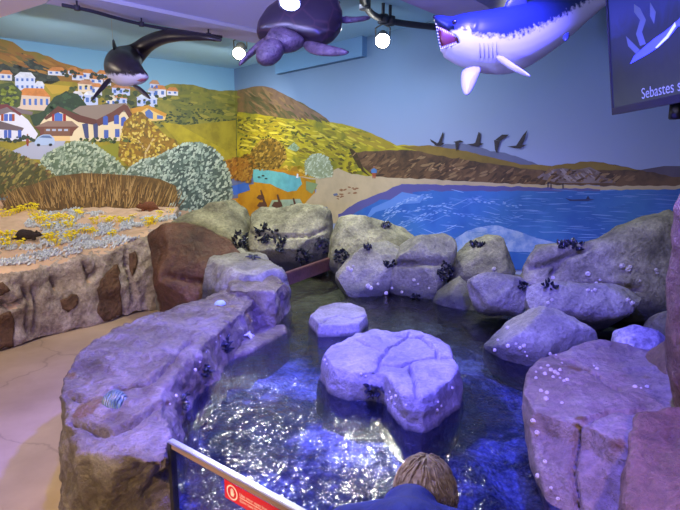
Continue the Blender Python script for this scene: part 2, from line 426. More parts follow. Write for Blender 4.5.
hv.scatter([(182, 126), (236, 145), (236, 168), (226, 160)], 60, 4, 1.2, [pt(150, 140, 44), pt(120, 122, 44), pt(184, 164, 50)], ang=.3, da=.2).build('painted_hill_detail')['kind'] = 'stuff'
hw = Paint(3); hw.scatter([(240, 116), (300, 120), (350, 128), (400, 147), (350, 148), (330, 165), (262, 160), (240, 150)], 240, 5, 1.0, [pt(170, 150, 36), pt(206, 190, 52), pt(140, 128, 38), pt(216, 198, 70)], ang=.25, da=.3)
hw.scatter([(244, 94), (270, 90), (300, 105), (330, 122), (250, 112)], 80, 5, 1.0, [pt(116, 90, 58), pt(146, 116, 76), pt(92, 88, 52)], ang=.7, da=.3).scatter([(300, 132), (340, 140), (352, 158), (330, 164), (296, 152)], 40, 3.4, 1.1, [pt(120, 104, 34), pt(96, 90, 36)], ang=.5).build('painted_hill_detail')['kind'] = 'stuff'
cv = Paint(4); cv.scatter([(352, 154), (440, 158), (520, 168), (600, 172), (660, 180), (520, 184), (380, 177)], 200, 4.5, 1.1, [pt(92, 66, 46), pt(140, 106, 72), pt(74, 54, 40), pt(156, 124, 84)], ang=-.5, da=.4).scatter([(548, 172), (590, 169), (608, 181), (556, 182)], 40, 4, 1, [pt(168, 150, 150), pt(120, 98, 94)], ang=.6, da=.4).build('painted_cliff_detail')['kind'] = 'stuff'
# town houses: (x, y, width, wall height, wall colour)
def house(x, y, w, h, wall, roof, rh=3, lay=4, win=(70, 110, 190), nm='painted_house', rows=1, label=None):
    p = Paint(lay); p.add([(x, y), (x + w, y + w * .06), (x + w, y + h + w * .06), (x, y + h)], pt(*wall))
    p.add([(x - 1, y + .6), (x + w * .25, y - rh), (x + w * .8, y - rh + .4), (x + w + 1, y + 1 + w * .06)], pt(*roof, .25, 12))
    k = max(2, int(w / 5))
    for r in range(rows):
        for i in range(k):
            a = x + w * (i + .25) / k; b = a + w * .45 / k; yy = y + h * (r + .3) / rows
            p.add([(a, yy + .2), (b, yy + .3), (b, yy + h * .45 / rows), (a, yy + h * .42 / rows)], pt(*win))
    return p.build(nm, label=label)
OR = (206, 134, 72); WH = (214, 216, 232); BW = (188, 200, 238); CR = (226, 208, 178)
for a in [(48, 70, 18, 5, WH, OR), (68, 70, 10, 5, WH, OR), (72, 74, 12, 6, WH, OR), (82, 72, 12, 7, WH, OR), (97, 73, 11, 6, WH, OR), (90, 78, 13, 6, WH, OR), (104, 79, 7, 7, WH, (210, 150, 96)),
          (78, 83, 16, 9, CR, (190, 140, 110)), (91, 86, 11, 9, WH, OR), (112, 87, 18, 8, BW, (190, 130, 90)), (150, 83, 9, 7, BW, (190, 140, 100)), (153, 88, 13, 9, WH, OR), (167, 90, 11, 5, WH, OR), (148, 90, 9, 8, BW, (200, 190, 190)),
          (72, 94, 11, 5, BW, (230, 226, 232)), (84, 94, 14, 11, BW, (232, 232, 240)), (106, 98, 10, 9, (228, 220, 208), (232, 220, 196)), (115, 97, 12, 8, BW, OR), (137, 97, 20, 9, BW, (212, 222, 244))]:
    house(*a)
house(15, 76, 20, 14, (206, 214, 244), (226, 230, 246), rh=4, rows=2, lay=3); house(35, 84, 9, 8, (206, 214, 244), (226, 230, 246), lay=3)
house(0, 73, 12, 7, WH, (212, 140, 84)); house(0, 103, 4, 4, CR, (226, 150, 50))
house(16, 94, 34, 15, (214, 192, 176), (214, 134, 66), rh=6, lay=5, rows=1)
Paint(6).scatter([(60, 80), (110, 86), (150, 92), (178, 96), (182, 100), (140, 112), (100, 108), (70, 94)], 60, 2.4, 1.8, [pt(46, 62, 44), pt(60, 78, 46), pt(84, 92, 40)]).scatter([(60, 70), (118, 76), (118, 82), (64, 76)], 24, 2.2, 1.8, [pt(56, 60, 58), pt(48, 62, 48)]).build('painted_tree_dots')['kind'] = 'stuff'  # town trees painted as loose blobs
Paint(6).add([(0, 84), (12, 82), (22, 92), (20, 106), (10, 112), (-10, 112), (-10, 84)], pt(70, 88, 40, .4, 6)).scatter([(0, 86), (14, 86), (20, 100), (2, 110)], 40, 2.5, 1.8, [pt(108, 124, 36), pt(44, 60, 46), pt(130, 142, 44)]).build('painted_trees')
Paint(6).add([(44, 110), (54, 98), (66, 91), (78, 94), (86, 104), (88, 112), (60, 130), (34, 126), (30, 116)], pt(44, 70, 50, .4, 6)).scatter([(46, 112), (66, 94), (82, 108), (60, 122)], 50, 3, 2, [pt(54, 84, 56), pt(36, 58, 46)]).build('painted_trees')
# lawns, road
Paint(6).add([(-150, 140), (60, 138), (236, 120), (236, 168), (200, 165), (-150, 168)], pt(160, 146, 40, .35, 3)).add([(100, 146), (150, 138), (170, 146), (150, 160), (100, 156)], pt(140, 140, 40)).add([(160, 122), (178, 124), (225, 150), (224, 160), (186, 150)], pt(172, 156, 36, .3, 4)).build('painted_lawn')
Paint(7).add([(12, 151), (34, 141), (66, 140), (60, 153), (50, 160), (16, 158)], pt(172, 176, 200)).build('painted_driveway')
# house with blue windows at the far end of the street
p = Paint(7).add([(-60, 107), (8, 106), (18, 112), (28, 120), (38, 134), (34, 141), (-60, 141)], pt(222, 222, 240)).add([(-20, 110), (7, 105), (33, 112), (32, 115), (10, 112), (-20, 122)], pt(118, 104, 110)).add([(-20, 124), (0, 121), (24, 128), (22, 131), (-20, 128)], pt(104, 88, 96)).add([(-60, 108), (7, 104), (22, 114), (20, 116), (7, 107), (-20, 116)], pt(110, 46, 56))
for x in (4, 9): p.add([(x, 114), (x + 4, 114), (x + 4, 121), (x, 121)], pt(66, 96, 190))
for x in (1, 12): p.add([(x, 114), (x + 2.6, 114), (x + 2.6, 121), (x, 121)], pt(160, 70, 40))
for x in (4, 8, 18): p.add([(x, 130), (x + 3.4, 130), (x + 3.4, 138), (x, 138)], pt(66, 96, 190))
p.build('painted_house', label='white gabled house with rust shutters')
# big cream house
p = Paint(8).add([(40, 124), (47, 115), (58, 107), (80, 118), (100, 124), (118, 104), (126, 109), (135, 128), (134, 140), (118, 141), (40, 141)], pt(226, 208, 172))
p.add([(72, 111), (80, 106), (126, 103), (133, 112), (112, 112), (100, 120), (98, 124)], pt(140, 124, 114))
p.add([(44, 118), (58, 106), (76, 114), (98, 120), (100, 126), (78, 122), (60, 112), (46, 120)], pt(96, 54, 48))
p.add([(96, 120), (112, 112), (124, 104), (128, 106), (138, 128), (135, 128), (124, 110), (114, 121), (98, 126)], pt(104, 60, 54))
p.add([(34, 127), (48, 121), (72, 121), (79, 127)], pt(140, 112, 100)).add([(34, 126.6), (79, 126.6), (74, 131), (72, 136), (40, 136), (40, 131)], pt(112, 66, 56))
p.add([(44, 128), (70, 128), (70, 136), (44, 136)], pt(122, 84, 66)).add([(52, 136), (70, 136), (70, 141), (52, 141)], pt(226, 190, 134))
for x in (46, 52, 58, 64): p.add([(x, 129), (x + 4, 129), (x + 4, 131), (x, 131)], pt(170, 180, 206))
p.add([(54.5, 114), (58, 112.5), (62.5, 114), (62.5, 121), (54.5, 121)], pt(70, 110, 196)).add([(52, 114), (54.2, 114), (54.2, 121), (52, 121)], pt(150, 30, 40)).add([(63, 114), (66, 114), (66, 121), (63, 121)], pt(150, 30, 40))
for x, y in ((103, 117), (114, 116), (121, 118)): p.add([(x, y), (x + 3, y - 1.5), (x + 5, y), (x + 5, y + 8), (x, y + 8)], pt(60, 90, 180))
for x, y in ((104, 130), (115, 129), (122, 129)): p.add([(x, y), (x + 4.5, y), (x + 4.5, y + 8), (x, y + 8)], pt(70, 96, 176))
p.add([(82, 124), (88, 123), (89, 138), (85, 138)], pt(66, 74, 120)).add([(93, 124), (98, 123), (98, 138), (94, 138)], pt(66, 74, 120))
p.build('painted_house', label='cream house with brown gables and garage')
p = Paint(8).add([(133, 112), (146, 106), (166, 116), (165, 120), (156, 121), (133, 121)], pt(222, 190, 120)).add([(129, 109), (148, 105), (167, 114), (165, 117), (147, 108), (134, 116)], pt(198, 142, 50))
p.add([(145, 112), (149, 109), (153, 113), (153, 119), (146, 118)], pt(80, 110, 180)).add([(157, 115), (163, 116), (163, 119), (157, 119)], pt(80, 110, 180)); p.build('painted_house', label='ochre-roofed house')
# car and man
p = Paint(9).add([(34.5, 141), (38, 137), (43, 134.5), (50, 134.5), (54, 138), (55, 142), (54, 145), (36, 145.5), (34.5, 144)], pt(170, 190, 226)).add([(39, 137.5), (43, 135.4), (49.5, 135.4), (52.5, 138.4)], pt(92, 116, 160)); p.blob(38.5, 145, 2, 1.5, pt(30, 34, 50)).blob(50.5, 144.8, 2, 1.5, pt(30, 34, 50)); p.build('painted_car')
Paint(9).add([(26.5, 136), (28.6, 136), (29, 141), (28.4, 146), (26.8, 146), (26, 141)], pt(140, 60, 50)).blob(27.5, 134.8, .9, 1.1, pt(150, 100, 80)).build('painted_person')
Paint(9).scatter([(0, 138), (34, 136), (36, 141), (0, 142)], 30, 2, 1.6, [pt(36, 50, 46), pt(50, 66, 50)]).scatter([(80, 139), (132, 137), (132, 142), (80, 142)], 40, 1.8, 1.6, [pt(44, 62, 40), pt(88, 104, 54)]).build('painted_hedge')
# golden tree
tr = [(120, 140), (124, 122), (134, 113), (142, 112), (150, 120), (158, 128), (166, 136), (176, 140), (180, 150), (172, 164), (150, 172), (128, 166), (118, 156)]
p = Paint(9).add(tr, pt(150, 112, 34, .4, 10)); p.scatter(tr, 330, 1.9, 1.1, [pt(194, 166, 56), pt(212, 188, 92), pt(160, 130, 40), pt(110, 90, 36)], da=1.5)
for q in ([(144, 168), (145, 148), (146, 148), (147, 168)], [(145, 152), (138, 140), (139, 140), (146, 150)], [(146, 150), (153, 138), (154, 139), (147, 152)]): p.add(q, pt(196, 170, 120))
p.build('painted_tree', label='golden-leaved tree')
# sage bushes
Paint(9).add([(-150, 200), (236, 200), (236, 240), (-150, 250)], pt(206, 172, 142, .12, 4)).build('painted_sand')
def bush(pl, n, base, cols, lay, sz=2.6, nm='painted_bush', label=None, da=.8, ang=-.9, flat=.5):
    sz = sz * .78; p = Paint(lay).add(wob(pl, 2.5), base); p.scatter(pl, int(n * 1.7), sz, sz * flat, cols, ang=ang, da=da)
    for i in range(len(pl)):   # ragged outline
        a, b = pl[i], pl[(i + 1) % len(pl)]
        k = int(math.hypot(b[0] - a[0], b[1] - a[1]) / (sz * 1.3)) + 1
        for j in range(k):
            t = (j + random.random()) / k; p.blob(a[0] + (b[0] - a[0]) * t, a[1] + (b[1] - a[1]) * t, sz, sz * .6, random.choice(cols), random.uniform(-1.5, 0))
    return p.build(nm, label=label)
SG = [pt(168, 184, 156), pt(186, 198, 170), pt(142, 160, 138), pt(120, 138, 116)]
SG2 = [pt(160, 178, 160), pt(190, 204, 186), pt(132, 150, 136), pt(84, 100, 92), pt(176, 190, 172)]
bush([(36, 172), (44, 156), (58, 148), (74, 142), (92, 143), (104, 152), (116, 160), (126, 172), (124, 182), (40, 182)], 300, pt(98, 118, 92, .4, 8), SG, 10, label='sage green bush')
bush([(122, 178), (130, 168), (142, 160), (156, 158), (170, 150), (180, 158), (180, 190), (124, 190)], 190, pt(104, 122, 104, .4, 8), SG2, 10, label='low grey-green bush')
bush([(-70, 158), (0, 148), (14, 153), (30, 160), (44, 168), (54, 176), (50, 188), (20, 194), (-80, 204)], 260, pt(84, 84, 44, .4, 8), [pt(128, 120, 62), pt(152, 138, 70), pt(84, 88, 46), pt(112, 84, 48)], 11, sz=3.2, label='olive bush', ang=-.8, da=.3, flat=.35)
bush([(160, 196), (162, 168), (172, 150), (184, 144), (198, 143), (212, 148), (222, 158), (230, 176), (232, 196), (224, 209), (200, 212), (176, 208)], 420, pt(86, 104, 96, .5, 8), SG2, 11, label='big pale sage bush')
# tall brown grass
gr = [(2, 209), (8, 196), (18, 188), (34, 184), (56, 176), (84, 173), (110, 174), (140, 176), (160, 179), (176, 186), (178, 200), (160, 208), (115, 209), (75, 208), (30, 214)]
p = Paint(12).add(gr, pt(120, 92, 48, .45, 9))
for k in range(620):
    x = random.uniform(4, 178); top = 173 + abs(x - 95) ** 1.5 * .022 + random.uniform(-5, 20); ln = random.uniform(10, 20); lean = (x - 95) * .09 + random.uniform(-4, 4)
    y1 = min(top + ln, 208); p.add([(x + lean, top), (x + .9, y1), (x - .3, y1)], random.choice([pt(156, 122, 66), pt(178, 144, 88), pt(106, 76, 38), pt(80, 60, 34)]))
p.build('painted_grass')
# scrub by the corner
bush([(200, 160), (212, 155), (222, 160), (222, 172), (206, 172)], 40, pt(90, 94, 36), [pt(120, 120, 44), pt(70, 84, 44)], 10)
bush([(214, 170), (222, 163), (236, 158), (246, 160), (252, 172), (250, 182), (232, 178)], 90, pt(150, 96, 28), [pt(166, 116, 40), pt(124, 84, 32), pt(180, 134, 50)], 10, label='orange scrub')
# ---- sea side
Paint(0).add([(436, 150), (445, 144), (462, 143.5), (478, 146), (490, 151), (505, 153), (518, 157), (532, 162), (540, 166), (570, 176), (436, 176)], pt(112, 118, 150, .15, 2)).add([(600, 172), (640, 170), (664, 166), (900, 167), (900, 190), (600, 188)], pt(108, 96, 112, .2, 3)).build('painted_hill', label='distant blue-grey hills')
Paint(1).add([(237, 90), (248, 88), (262, 86), (272, 88), (282, 93), (296, 100), (312, 109), (326, 118), (332, 124), (300, 140), (237, 140)], pt(136, 104, 66, 1, 3.2, (90, 88, 50))).add([(262, 87), (272, 88), (296, 101), (326, 118), (300, 122), (280, 106), (270, 104)], pt(138, 108, 82, .3, 4)).build('painted_hill', label='brown mountain')
g = Paint(2).add([(237, 112), (262, 115), (285, 118), (305, 119), (330, 122), (352, 126), (372, 133), (396, 145), (430, 146), (460, 152), (500, 162), (500, 185), (360, 184), (237, 184)], pt(196, 176, 36, 1, 2.6, (128, 128, 40)))
g.scatter([(238, 118), (275, 118), (300, 130), (290, 150), (238, 150)], 190, 1.9, 1.0, [pt(92, 90, 36), pt(70, 76, 36), pt(120, 108, 40)], ang=-.5)
g.scatter([(290, 128), (340, 128), (380, 140), (370, 158), (300, 145)], 26, 2.4, 1.1, [pt(96, 104, 38), pt(80, 90, 40)]); g.add([(340, 128), (372, 134), (400, 147), (380, 150), (350, 140)], pt(176, 152, 46, .2, 3)); g.build('painted_hill', label='bright yellow-green hill')
Paint(3).add([(348, 146), (356, 152), (400, 150), (436, 152), (470, 158), (520, 164), (560, 168), (594, 163), (612, 164), (640, 170), (668, 176), (760, 186), (680, 187), (520, 184), (430, 181), (376, 178), (362, 166)], pt(122, 90, 60, 1, 4, (70, 52, 40))).add([(400, 147), (430, 145), (470, 152), (520, 164), (552, 166), (590, 161), (604, 163), (640, 170), (600, 170), (560, 172), (520, 168), (440, 156)], pt(150, 122, 52, .25, 3)).add([(536, 178), (548, 170), (562, 168), (576, 170), (590, 167), (602, 173), (616, 183), (560, 183)], pt(150, 132, 132, 1, 4, (104, 84, 82))).scatter([(430, 164), (460, 166), (458, 172), (432, 172)], 26, 1.6, .8, [pt(196, 156, 116), pt(150, 110, 70)]).add([(348, 146), (357, 154), (364, 170), (372, 178), (360, 170), (352, 156)], pt(74, 58, 26)).build('painted_cliff')
Paint(3).add([(264, 186), (278, 166), (300, 166), (332, 172), (352, 176), (400, 180), (360, 186), (330, 190)], pt(176, 150, 32, .2, 4)).scatter([(262, 168), (300, 166), (316, 174), (310, 179), (262, 172)], 90, 2.6, 1.7, [pt(196, 160, 44), pt(218, 180, 70), pt(168, 124, 34)]).scatter([(338, 150), (356, 158), (362, 176), (340, 176)], 30, 2, 1.2, [pt(110, 96, 30), pt(206, 190, 40)]).build('painted_meadow')
bush([(248, 166), (252, 150), (262, 140), (274, 139), (284, 148), (286, 158), (278, 168), (262, 170)], 110, pt(120, 92, 28), [pt(150, 118, 42), pt(176, 142, 60), pt(100, 80, 30), pt(80, 66, 28)], 4, sz=2, label='round golden bush')
bush([(238, 160), (246, 154), (254, 158), (256, 168), (240, 170)], 40, pt(110, 80, 28), [pt(150, 104, 30), pt(100, 80, 30)], 4, sz=2)
# river, bank and beach
Paint(4).add([(228, 178), (246, 171), (262, 168), (300, 172), (314, 184), (316, 200), (300, 214), (228, 222)], pt(206, 148, 24, 1, 2.5, (180, 120, 20))).add([(248, 170), (262, 169), (284, 173), (300, 177), (302, 184), (296, 190), (288, 192), (270, 184), (254, 182), (250, 176)], pt(110, 190, 196, .2, 6)).add([(272, 200), (300, 199), (304, 206), (296, 214), (266, 214)], pt(170, 190, 160, .2, 6)).build('painted_river')
Paint(5).add([(220, 174), (252, 172), (254, 184), (238, 186), (238, 198), (222, 200)], pt(104, 112, 150)).add([(224, 188), (248, 182), (250, 190), (232, 196)], pt(66, 110, 200)).build('painted_weir')
bk = [(294, 176), (318, 178), (338, 168), (352, 174), (380, 177), (440, 180), (520, 184), (600, 186), (900, 185), (900, 190), (600, 190), (520, 189), (440, 187), (402, 186), (386, 192), (364, 200), (350, 212), (344, 224), (300, 222), (298, 212), (308, 200), (316, 192), (316, 180)]
Paint(5).add(bk, pt(206, 184, 146, .12, 4)).add([(306, 181), (318, 184), (312, 194), (306, 190)], pt(140, 160, 110)).scatter([(340, 188), (362, 186), (366, 190), (336, 200)], 16, 1.8, .8, [pt(150, 104, 70)]).build('painted_beach')
se = Paint(6).add([(402, 185), (440, 187), (520, 189), (600, 190), (900, 188), (900, 270), (330, 270), (346, 214), (362, 202), (384, 193)], pt(64, 122, 200, 1, 1.2, (44, 96, 184)))
se.add([(402, 184), (440, 184.6), (520, 187), (600, 189), (600, 191), (520, 191), (430, 191), (412, 192), (414, 197), (380, 200), (350, 216), (340, 230), (338, 214), (360, 201), (384, 192)], pt(96, 92, 158))
FM = [pt(118, 158, 226), pt(100, 144, 220), pt(156, 186, 236)]
se.add([(402, 192), (424, 196), (420, 203), (404, 204), (376, 212), (364, 222), (372, 208), (390, 200)], FM[1]).add([(448, 252), (456, 238), (468, 231), (480, 227), (492, 225), (504, 227), (520, 232), (536, 238), (556, 243), (540, 252)], pt(170, 190, 238, 1, 7, (110, 146, 224)))
FS = [pt(84, 130, 214), pt(100, 142, 220), pt(124, 160, 228)]
for k in range(460):
    y = random.uniform(190, 262) ; x = random.uniform(366, 760)
    if y > 236 and random.random() < .5: continue
    L = random.uniform(2, 15) * (1 if x > 520 or random.random() < .5 else .6); a = random.uniform(-.06, .12) if x > 520 else random.choice([-.35, .3, .1]) + random.uniform(-.1, .1)
    if x - (420 - y) * .2 < 366 or x < 384 + (210 - y) * .9: continue
    se.blob(x, y, L, random.uniform(.18, .42), random.choice(FS if x > 470 else FM), a, 8)
for (x0, y0, x1, y1) in ((384, 214, 408, 199), (408, 199, 430, 196), (376, 226, 396, 212), (396, 212, 450, 204), (400, 224, 440, 210), (470, 200, 520, 206), (440, 210, 500, 222), (384, 232, 430, 216)):
    for k in range(34):
        t = k / 33; se.blob(x0 + (x1 - x0) * t + random.uniform(-2, 2), y0 + (y1 - y0) * t + random.uniform(-2.2, 2.2), 1.8, .5, random.choice(FM), math.atan2(y1 - y0, x1 - x0))
se.build('painted_sea')
# white shrub, people, kayak, birds of the mural
bush([(306, 174), (305, 162), (312, 155), (320, 154), (328, 158), (332, 168), (332, 176), (320, 178)], 90, pt(160, 170, 130), [pt(206, 214, 184), pt(182, 192, 156), pt(150, 160, 120)], 7, sz=1.8, label='round whitish shrub')
bush([(288, 148), (294, 143), (299, 148), (296, 151)], 12, pt(130, 150, 110), [pt(160, 180, 140)], 7, sz=1.2)
Paint(7).add([(371, 170), (374, 168), (377, 170), (376.6, 173), (371.4, 173)], pt(84, 130, 190)).blob(374, 166.8, .9, 1.1, pt(160, 110, 90)).add([(372, 173), (376, 173), (375.4, 178.5), (374.4, 178.5), (374, 174.5), (373.4, 178.5), (372.6, 178.5)], pt(170, 90, 60)).build('painted_person', label='tiny walker carrying a blue board')
for x, y, s in ((548, 186, 3.2), (551, 187, 2), (563, 187, 2.6)): Paint(8).add([(x - .7, y), (x - .6, y - s), (x + .5, y - s), (x + .7, y), (x + .2, y + 2), (x - .3, y + 2)], pt(44, 40, 66)).blob(x, y - s - .6, .6, .7, pt(44, 40, 66)).build('painted_person')
Paint(8).add([(565, 198), (572, 199.5), (588, 199), (595, 199.4), (588, 201), (570, 201)], pt(48, 56, 110)).add([(586, 199), (588, 195.5), (590, 199)], pt(40, 46, 90)).build('painted_kayak')
def bird(pts, lay=8, c=(52, 44, 50)):
    p = Paint(lay)
    for q in pts: p.add(q, pt(*c))
    return p.build('painted_bird')
bird([[(434, 145), (438, 142.6), (442, 142.6), (444.5, 143.4), (441, 145.8), (437, 146)], [(438, 143), (443, 131.5), (443.6, 135), (441.4, 143.5)], [(437, 143), (430, 139), (431, 141.6), (435, 144.6)]])
bird([[(453, 142), (460, 140.2), (463.5, 141.6), (458, 143.2)], [(455, 141.5), (456, 151), (458, 149), (459, 142.5)]])
bird([[(467, 144), (473, 143.6), (476, 142.4), (484, 143.6), (478, 146.4), (473, 146)], [(475, 143.6), (478.6, 131.6), (480.6, 134), (480, 143.6)]])
bird([[(495, 140), (502, 134.6), (509, 134.6), (506, 137), (500, 141)], [(494, 140), (500, 141), (497, 153), (495, 150)], [(498, 138), (504, 137), (501, 141)]])
bird([[(507, 146.5), (514, 145.8), (520, 145), (527, 144.6), (520, 148.4), (514, 148)], [(516, 145.8), (523, 135), (527.4, 130), (524.4, 140), (520.6, 146.6)]])
for x, y, s in ((262, 206, 1.3), (277, 206, 1.4), (293, 208, 1.2), (260.5, 198, 1)):   # pelicans on the river shore
    bird([[(x - 4 * s, y), (x - 2 * s, y - 3 * s), (x + 3 * s, y - 3 * s), (x + 4 * s, y), (x, y + 2 * s)], [(x + 1 * s, y - 2 * s), (x - .4 * s, y - 8 * s), (x + .8 * s, y - 8.4 * s), (x + 3 * s, y - 2 * s)]], 9, (96, 62, 48))
bird([[(296, 178), (297, 173.4), (298.4, 174), (298.4, 178)]], 9, (236, 232, 236))
bird([[(324, 207), (327, 206.6), (328, 209), (325, 209)]], 9, (110, 120, 150))
bird([[(333, 194), (337, 193), (338, 195), (334, 196)]], 9, (110, 120, 150))
bird([[(314, 208), (317, 207.6), (317, 210), (314, 210)]], 9, (110, 120, 150))
for x, y in ((259, 177), (263, 175.6), (266, 178.6)): Paint(9).blob(x, y, 1.6, .7, pt(60, 70, 60)).build('painted_duck')
# ------------------------------------------------------------------ pool
ZW = .6
WET_SHADE = (.05, .05, .045)
R_rim = rock_mat('rim_stone', [srgb(70, 56, 40), srgb(108, 96, 80), srgb(146, 136, 122)], 3.2, .42, 1.0, 30, .2, patch=(srgb(96, 72, 40), 4, .64))
R_ochre = R_rim
R_grey = rock_mat('grey_stone', [srgb(100, 96, 90), srgb(146, 142, 128), srgb(180, 176, 156)], 3.2, .5, 1.0, 30, .15, wet_shade=(.66, .22, WET_SHADE))  # wet band drawn high, painting shade into the lower sides
R_dark = rock_mat('dark_stone', [srgb(84, 80, 66), srgb(144, 140, 112), srgb(192, 186, 150)], 3.0, .8, 1.0, 30, .25, wet_shade=(.70, .26, WET_SHADE))  # wet band raised further, dark sides painted into the colour
R_pale = rock_mat('pale_stone', [srgb(98, 94, 92), srgb(132, 128, 126), srgb(158, 154, 150)], 3, .5, .7, 40, .1, wet_shade=(.60, .07, WET_SHADE))
R_brown = rock_mat('brown_stone', [srgb(58, 34, 24), srgb(94, 60, 42), srgb(124, 86, 64)], 2.4, .4, 1.0, 22, .35)
R_red = rock_mat('red_stone', [srgb(74, 52, 42), srgb(112, 82, 64), srgb(144, 112, 90)], 3, .5, .8, 30, .2)
R_front = rock_mat('front_stone', [srgb(98, 80, 72), srgb(134, 118, 108), srgb(158, 146, 136)], 2.8, .5, .8, 30, .25, patch=(srgb(98, 70, 48), 3, .64))
R_speck = rock_mat('speckled_stone', [srgb(90, 88, 96), srgb(170, 168, 174), srgb(230, 230, 232)], 9, .6, .8, 50, 0)
def pool_bed_mat():
    m, nt, b = new_mat('pool_bed'); p = coords(nt)
    n = N(nt, 'ShaderNodeTexNoise', Scale=1.6, Detail=6.0, Roughness=.7); nt.links.new(p, n.inputs['Vector'])
    r = ramp(nt, [(.40, srgb(18, 20, 20)), (.49, srgb(54, 58, 56)), (.60, srgb(150, 156, 154)), (.75, srgb(196, 200, 196))]); nt.links.new(n.outputs['Fac'], r.inputs['Fac'])
    v = N(nt, 'ShaderNodeTexVoronoi', Scale=42.0); nt.links.new(p, v.inputs['Vector'])
    r2 = ramp(nt, [(0, (1.25, 1.25, 1.25)), (.8, (.45, .45, .45))]); nt.links.new(v.outputs['Distance'], r2.inputs['Fac'])
    mx = N(nt, 'ShaderNodeMix', data_type='RGBA', blend_type='MULTIPLY'); mx.inputs[0].default_value = .8
    nt.links.new(r.outputs['Color'], mx.inputs[6]); nt.links.new(r2.outputs['Color'], mx.inputs[7])
    # greenish brown silt by the inlet
    s = N(nt, 'ShaderNodeSeparateXYZ'); nt.links.new(p, s.inputs[0]); mr = N(nt, 'ShaderNodeMapRange'); nt.links.new(s.outputs['Y'], mr.inputs[0])
    mr.inputs[1].default_value = 4.6; mr.inputs[2].default_value = 6.4
    m2 = N(nt, 'ShaderNodeMix', data_type='RGBA'); nt.links.new(mr.outputs[0], m2.inputs[0]); nt.links.new(mx.outputs[2], m2.inputs[6]); 
    r3 = ramp(nt, [(.35, srgb(60, 54, 30)), (.65, srgb(140, 128, 80))]); nt.links.new(n.outputs['Fac'], r3.inputs['Fac']); nt.links.new(r3.outputs['Color'], m2.inputs[7])
    nt.links.new(m2.outputs[2], b.inputs['Base Color']); b.inputs['Roughness'].default_value = .8
    bp = N(nt, 'ShaderNodeBump', Strength=.9, Distance=.02); nt.links.new(v.outputs['Distance'], bp.inputs['Height']); bp.invert = True; nt.links.new(bp.outputs[0], b.inputs['Normal'])
    return m
PB0 = at_z(170, 439, .84); PBd = (at_z(300, 509, .84) - at_z(170, 439, .84)); PBd.z = 0; PBd.normalize()
pane_a = V((PB0.x, PB0.y, 0)); pane_b = pane_a + PBd * 2.05
LP = [(pane_a.x, pane_a.y), (pane_b.x, pane_b.y), (1.9, 1.0), (3.7, 3.4), (3.1, 5.9), (1.0, 8.2), (-1.2, 8.4), (-1.6, 6.2), (-1.25, 5.0), (-1.75, 4.2), (-1.75, 3.2), (-1.2, 2.45)]
def grid_in(poly, z, step, f=None):
    xs = [p[0] for p in poly]; ys = [p[1] for p in poly]; bm = bmesh.new(); vs = {}
    nx = int((max(xs) - min(xs)) / step) + 2; ny = int((max(ys) - min(ys)) / step) + 2
    bm.faces.new([bm.verts.new((x, y, z)) for x, y in poly])
    for i in range(1, nx):
        bmesh.ops.bisect_plane(bm, geom=bm.verts[:] + bm.edges[:] + bm.faces[:], plane_co=(min(xs) + i * step, 0, 0), plane_no=(1, 0, 0))
    for j in range(1, ny):
        bmesh.ops.bisect_plane(bm, geom=bm.verts[:] + bm.edges[:] + bm.faces[:], plane_co=(0, min(ys) + j * step, 0), plane_no=(0, 1, 0))
    if f:
        for v in bm.verts: v.co.z = f(v.co.x, v.co.y)
    return bm
bm = grid_in(LP, .2, .06, lambda x, y: .34 + .22 * noise.fractal(V((x * 1.6, y * 1.6, 3)), 1, 2, 4) * .6 + .08 * max(0, y - 4.5) / 3)
bm.normal_update()
o = bm_obj('pool_floor', bm, pool_bed_mat()); tag(o, kind='structure')
def water_mat():
    m, nt, b = new_mat('pool_water'); p = coords(nt)
    out = nt.nodes['Material Output']
    mp = N(nt, 'ShaderNodeMapping'); mp.inputs['Scale'].default_value = (1, .8, 1); nt.links.new(p, mp.inputs[0])
    n = N(nt, 'ShaderNodeTexNoise', Scale=19.0, Detail=3.0, Roughness=.55, Distortion=.6); nt.links.new(mp.outputs[0], n.inputs['Vector'])
    n2 = N(nt, 'ShaderNodeTexNoise', Scale=3.0, Detail=2.0); nt.links.new(p, n2.inputs['Vector'])
    b1 = N(nt, 'ShaderNodeBump', Strength=1.0, Distance=.035); nt.links.new(n2.outputs['Fac'], b1.inputs['Height'])
    b2 = N(nt, 'ShaderNodeBump', Strength=1.0, Distance=.011); nt.links.new(n.outputs['Fac'], b2.inputs['Height']); nt.links.new(b1.outputs[0], b2.inputs['Normal'])
    g = N(nt, 'ShaderNodeBsdfGlossy', Roughness=.10); g.inputs['Color'].default_value = (1, 1, 1, 1); nt.links.new(b2.outputs[0], g.inputs['Normal'])
    t = N(nt, 'ShaderNodeBsdfTransparent'); t.inputs['Color'].default_value = (.54, .62, .78, 1)
    fr = N(nt, 'ShaderNodeFresnel', IOR=1.45); nt.links.new(b2.outputs[0], fr.inputs['Normal'])
    mx = N(nt, 'ShaderNodeMixShader'); nt.links.new(fr.outputs[0], mx.inputs[0]); nt.links.new(t.outputs[0], mx.inputs[1]); nt.links.new(g.outputs[0], mx.inputs[2])
    nt.links.new(mx.outputs[0], out.inputs['Surface']); nt.nodes.remove(b); return m
bm = bmesh.new(); bm.faces.new([bm.verts.new((x, y, ZW)) for x, y in LP])
o = bm_obj('pool_water', bm, water_mat(), smooth=False); tag(o, 'rippled clear water filling the rock-edged touch pool, catching white lamp glints', 'water', kind='stuff')
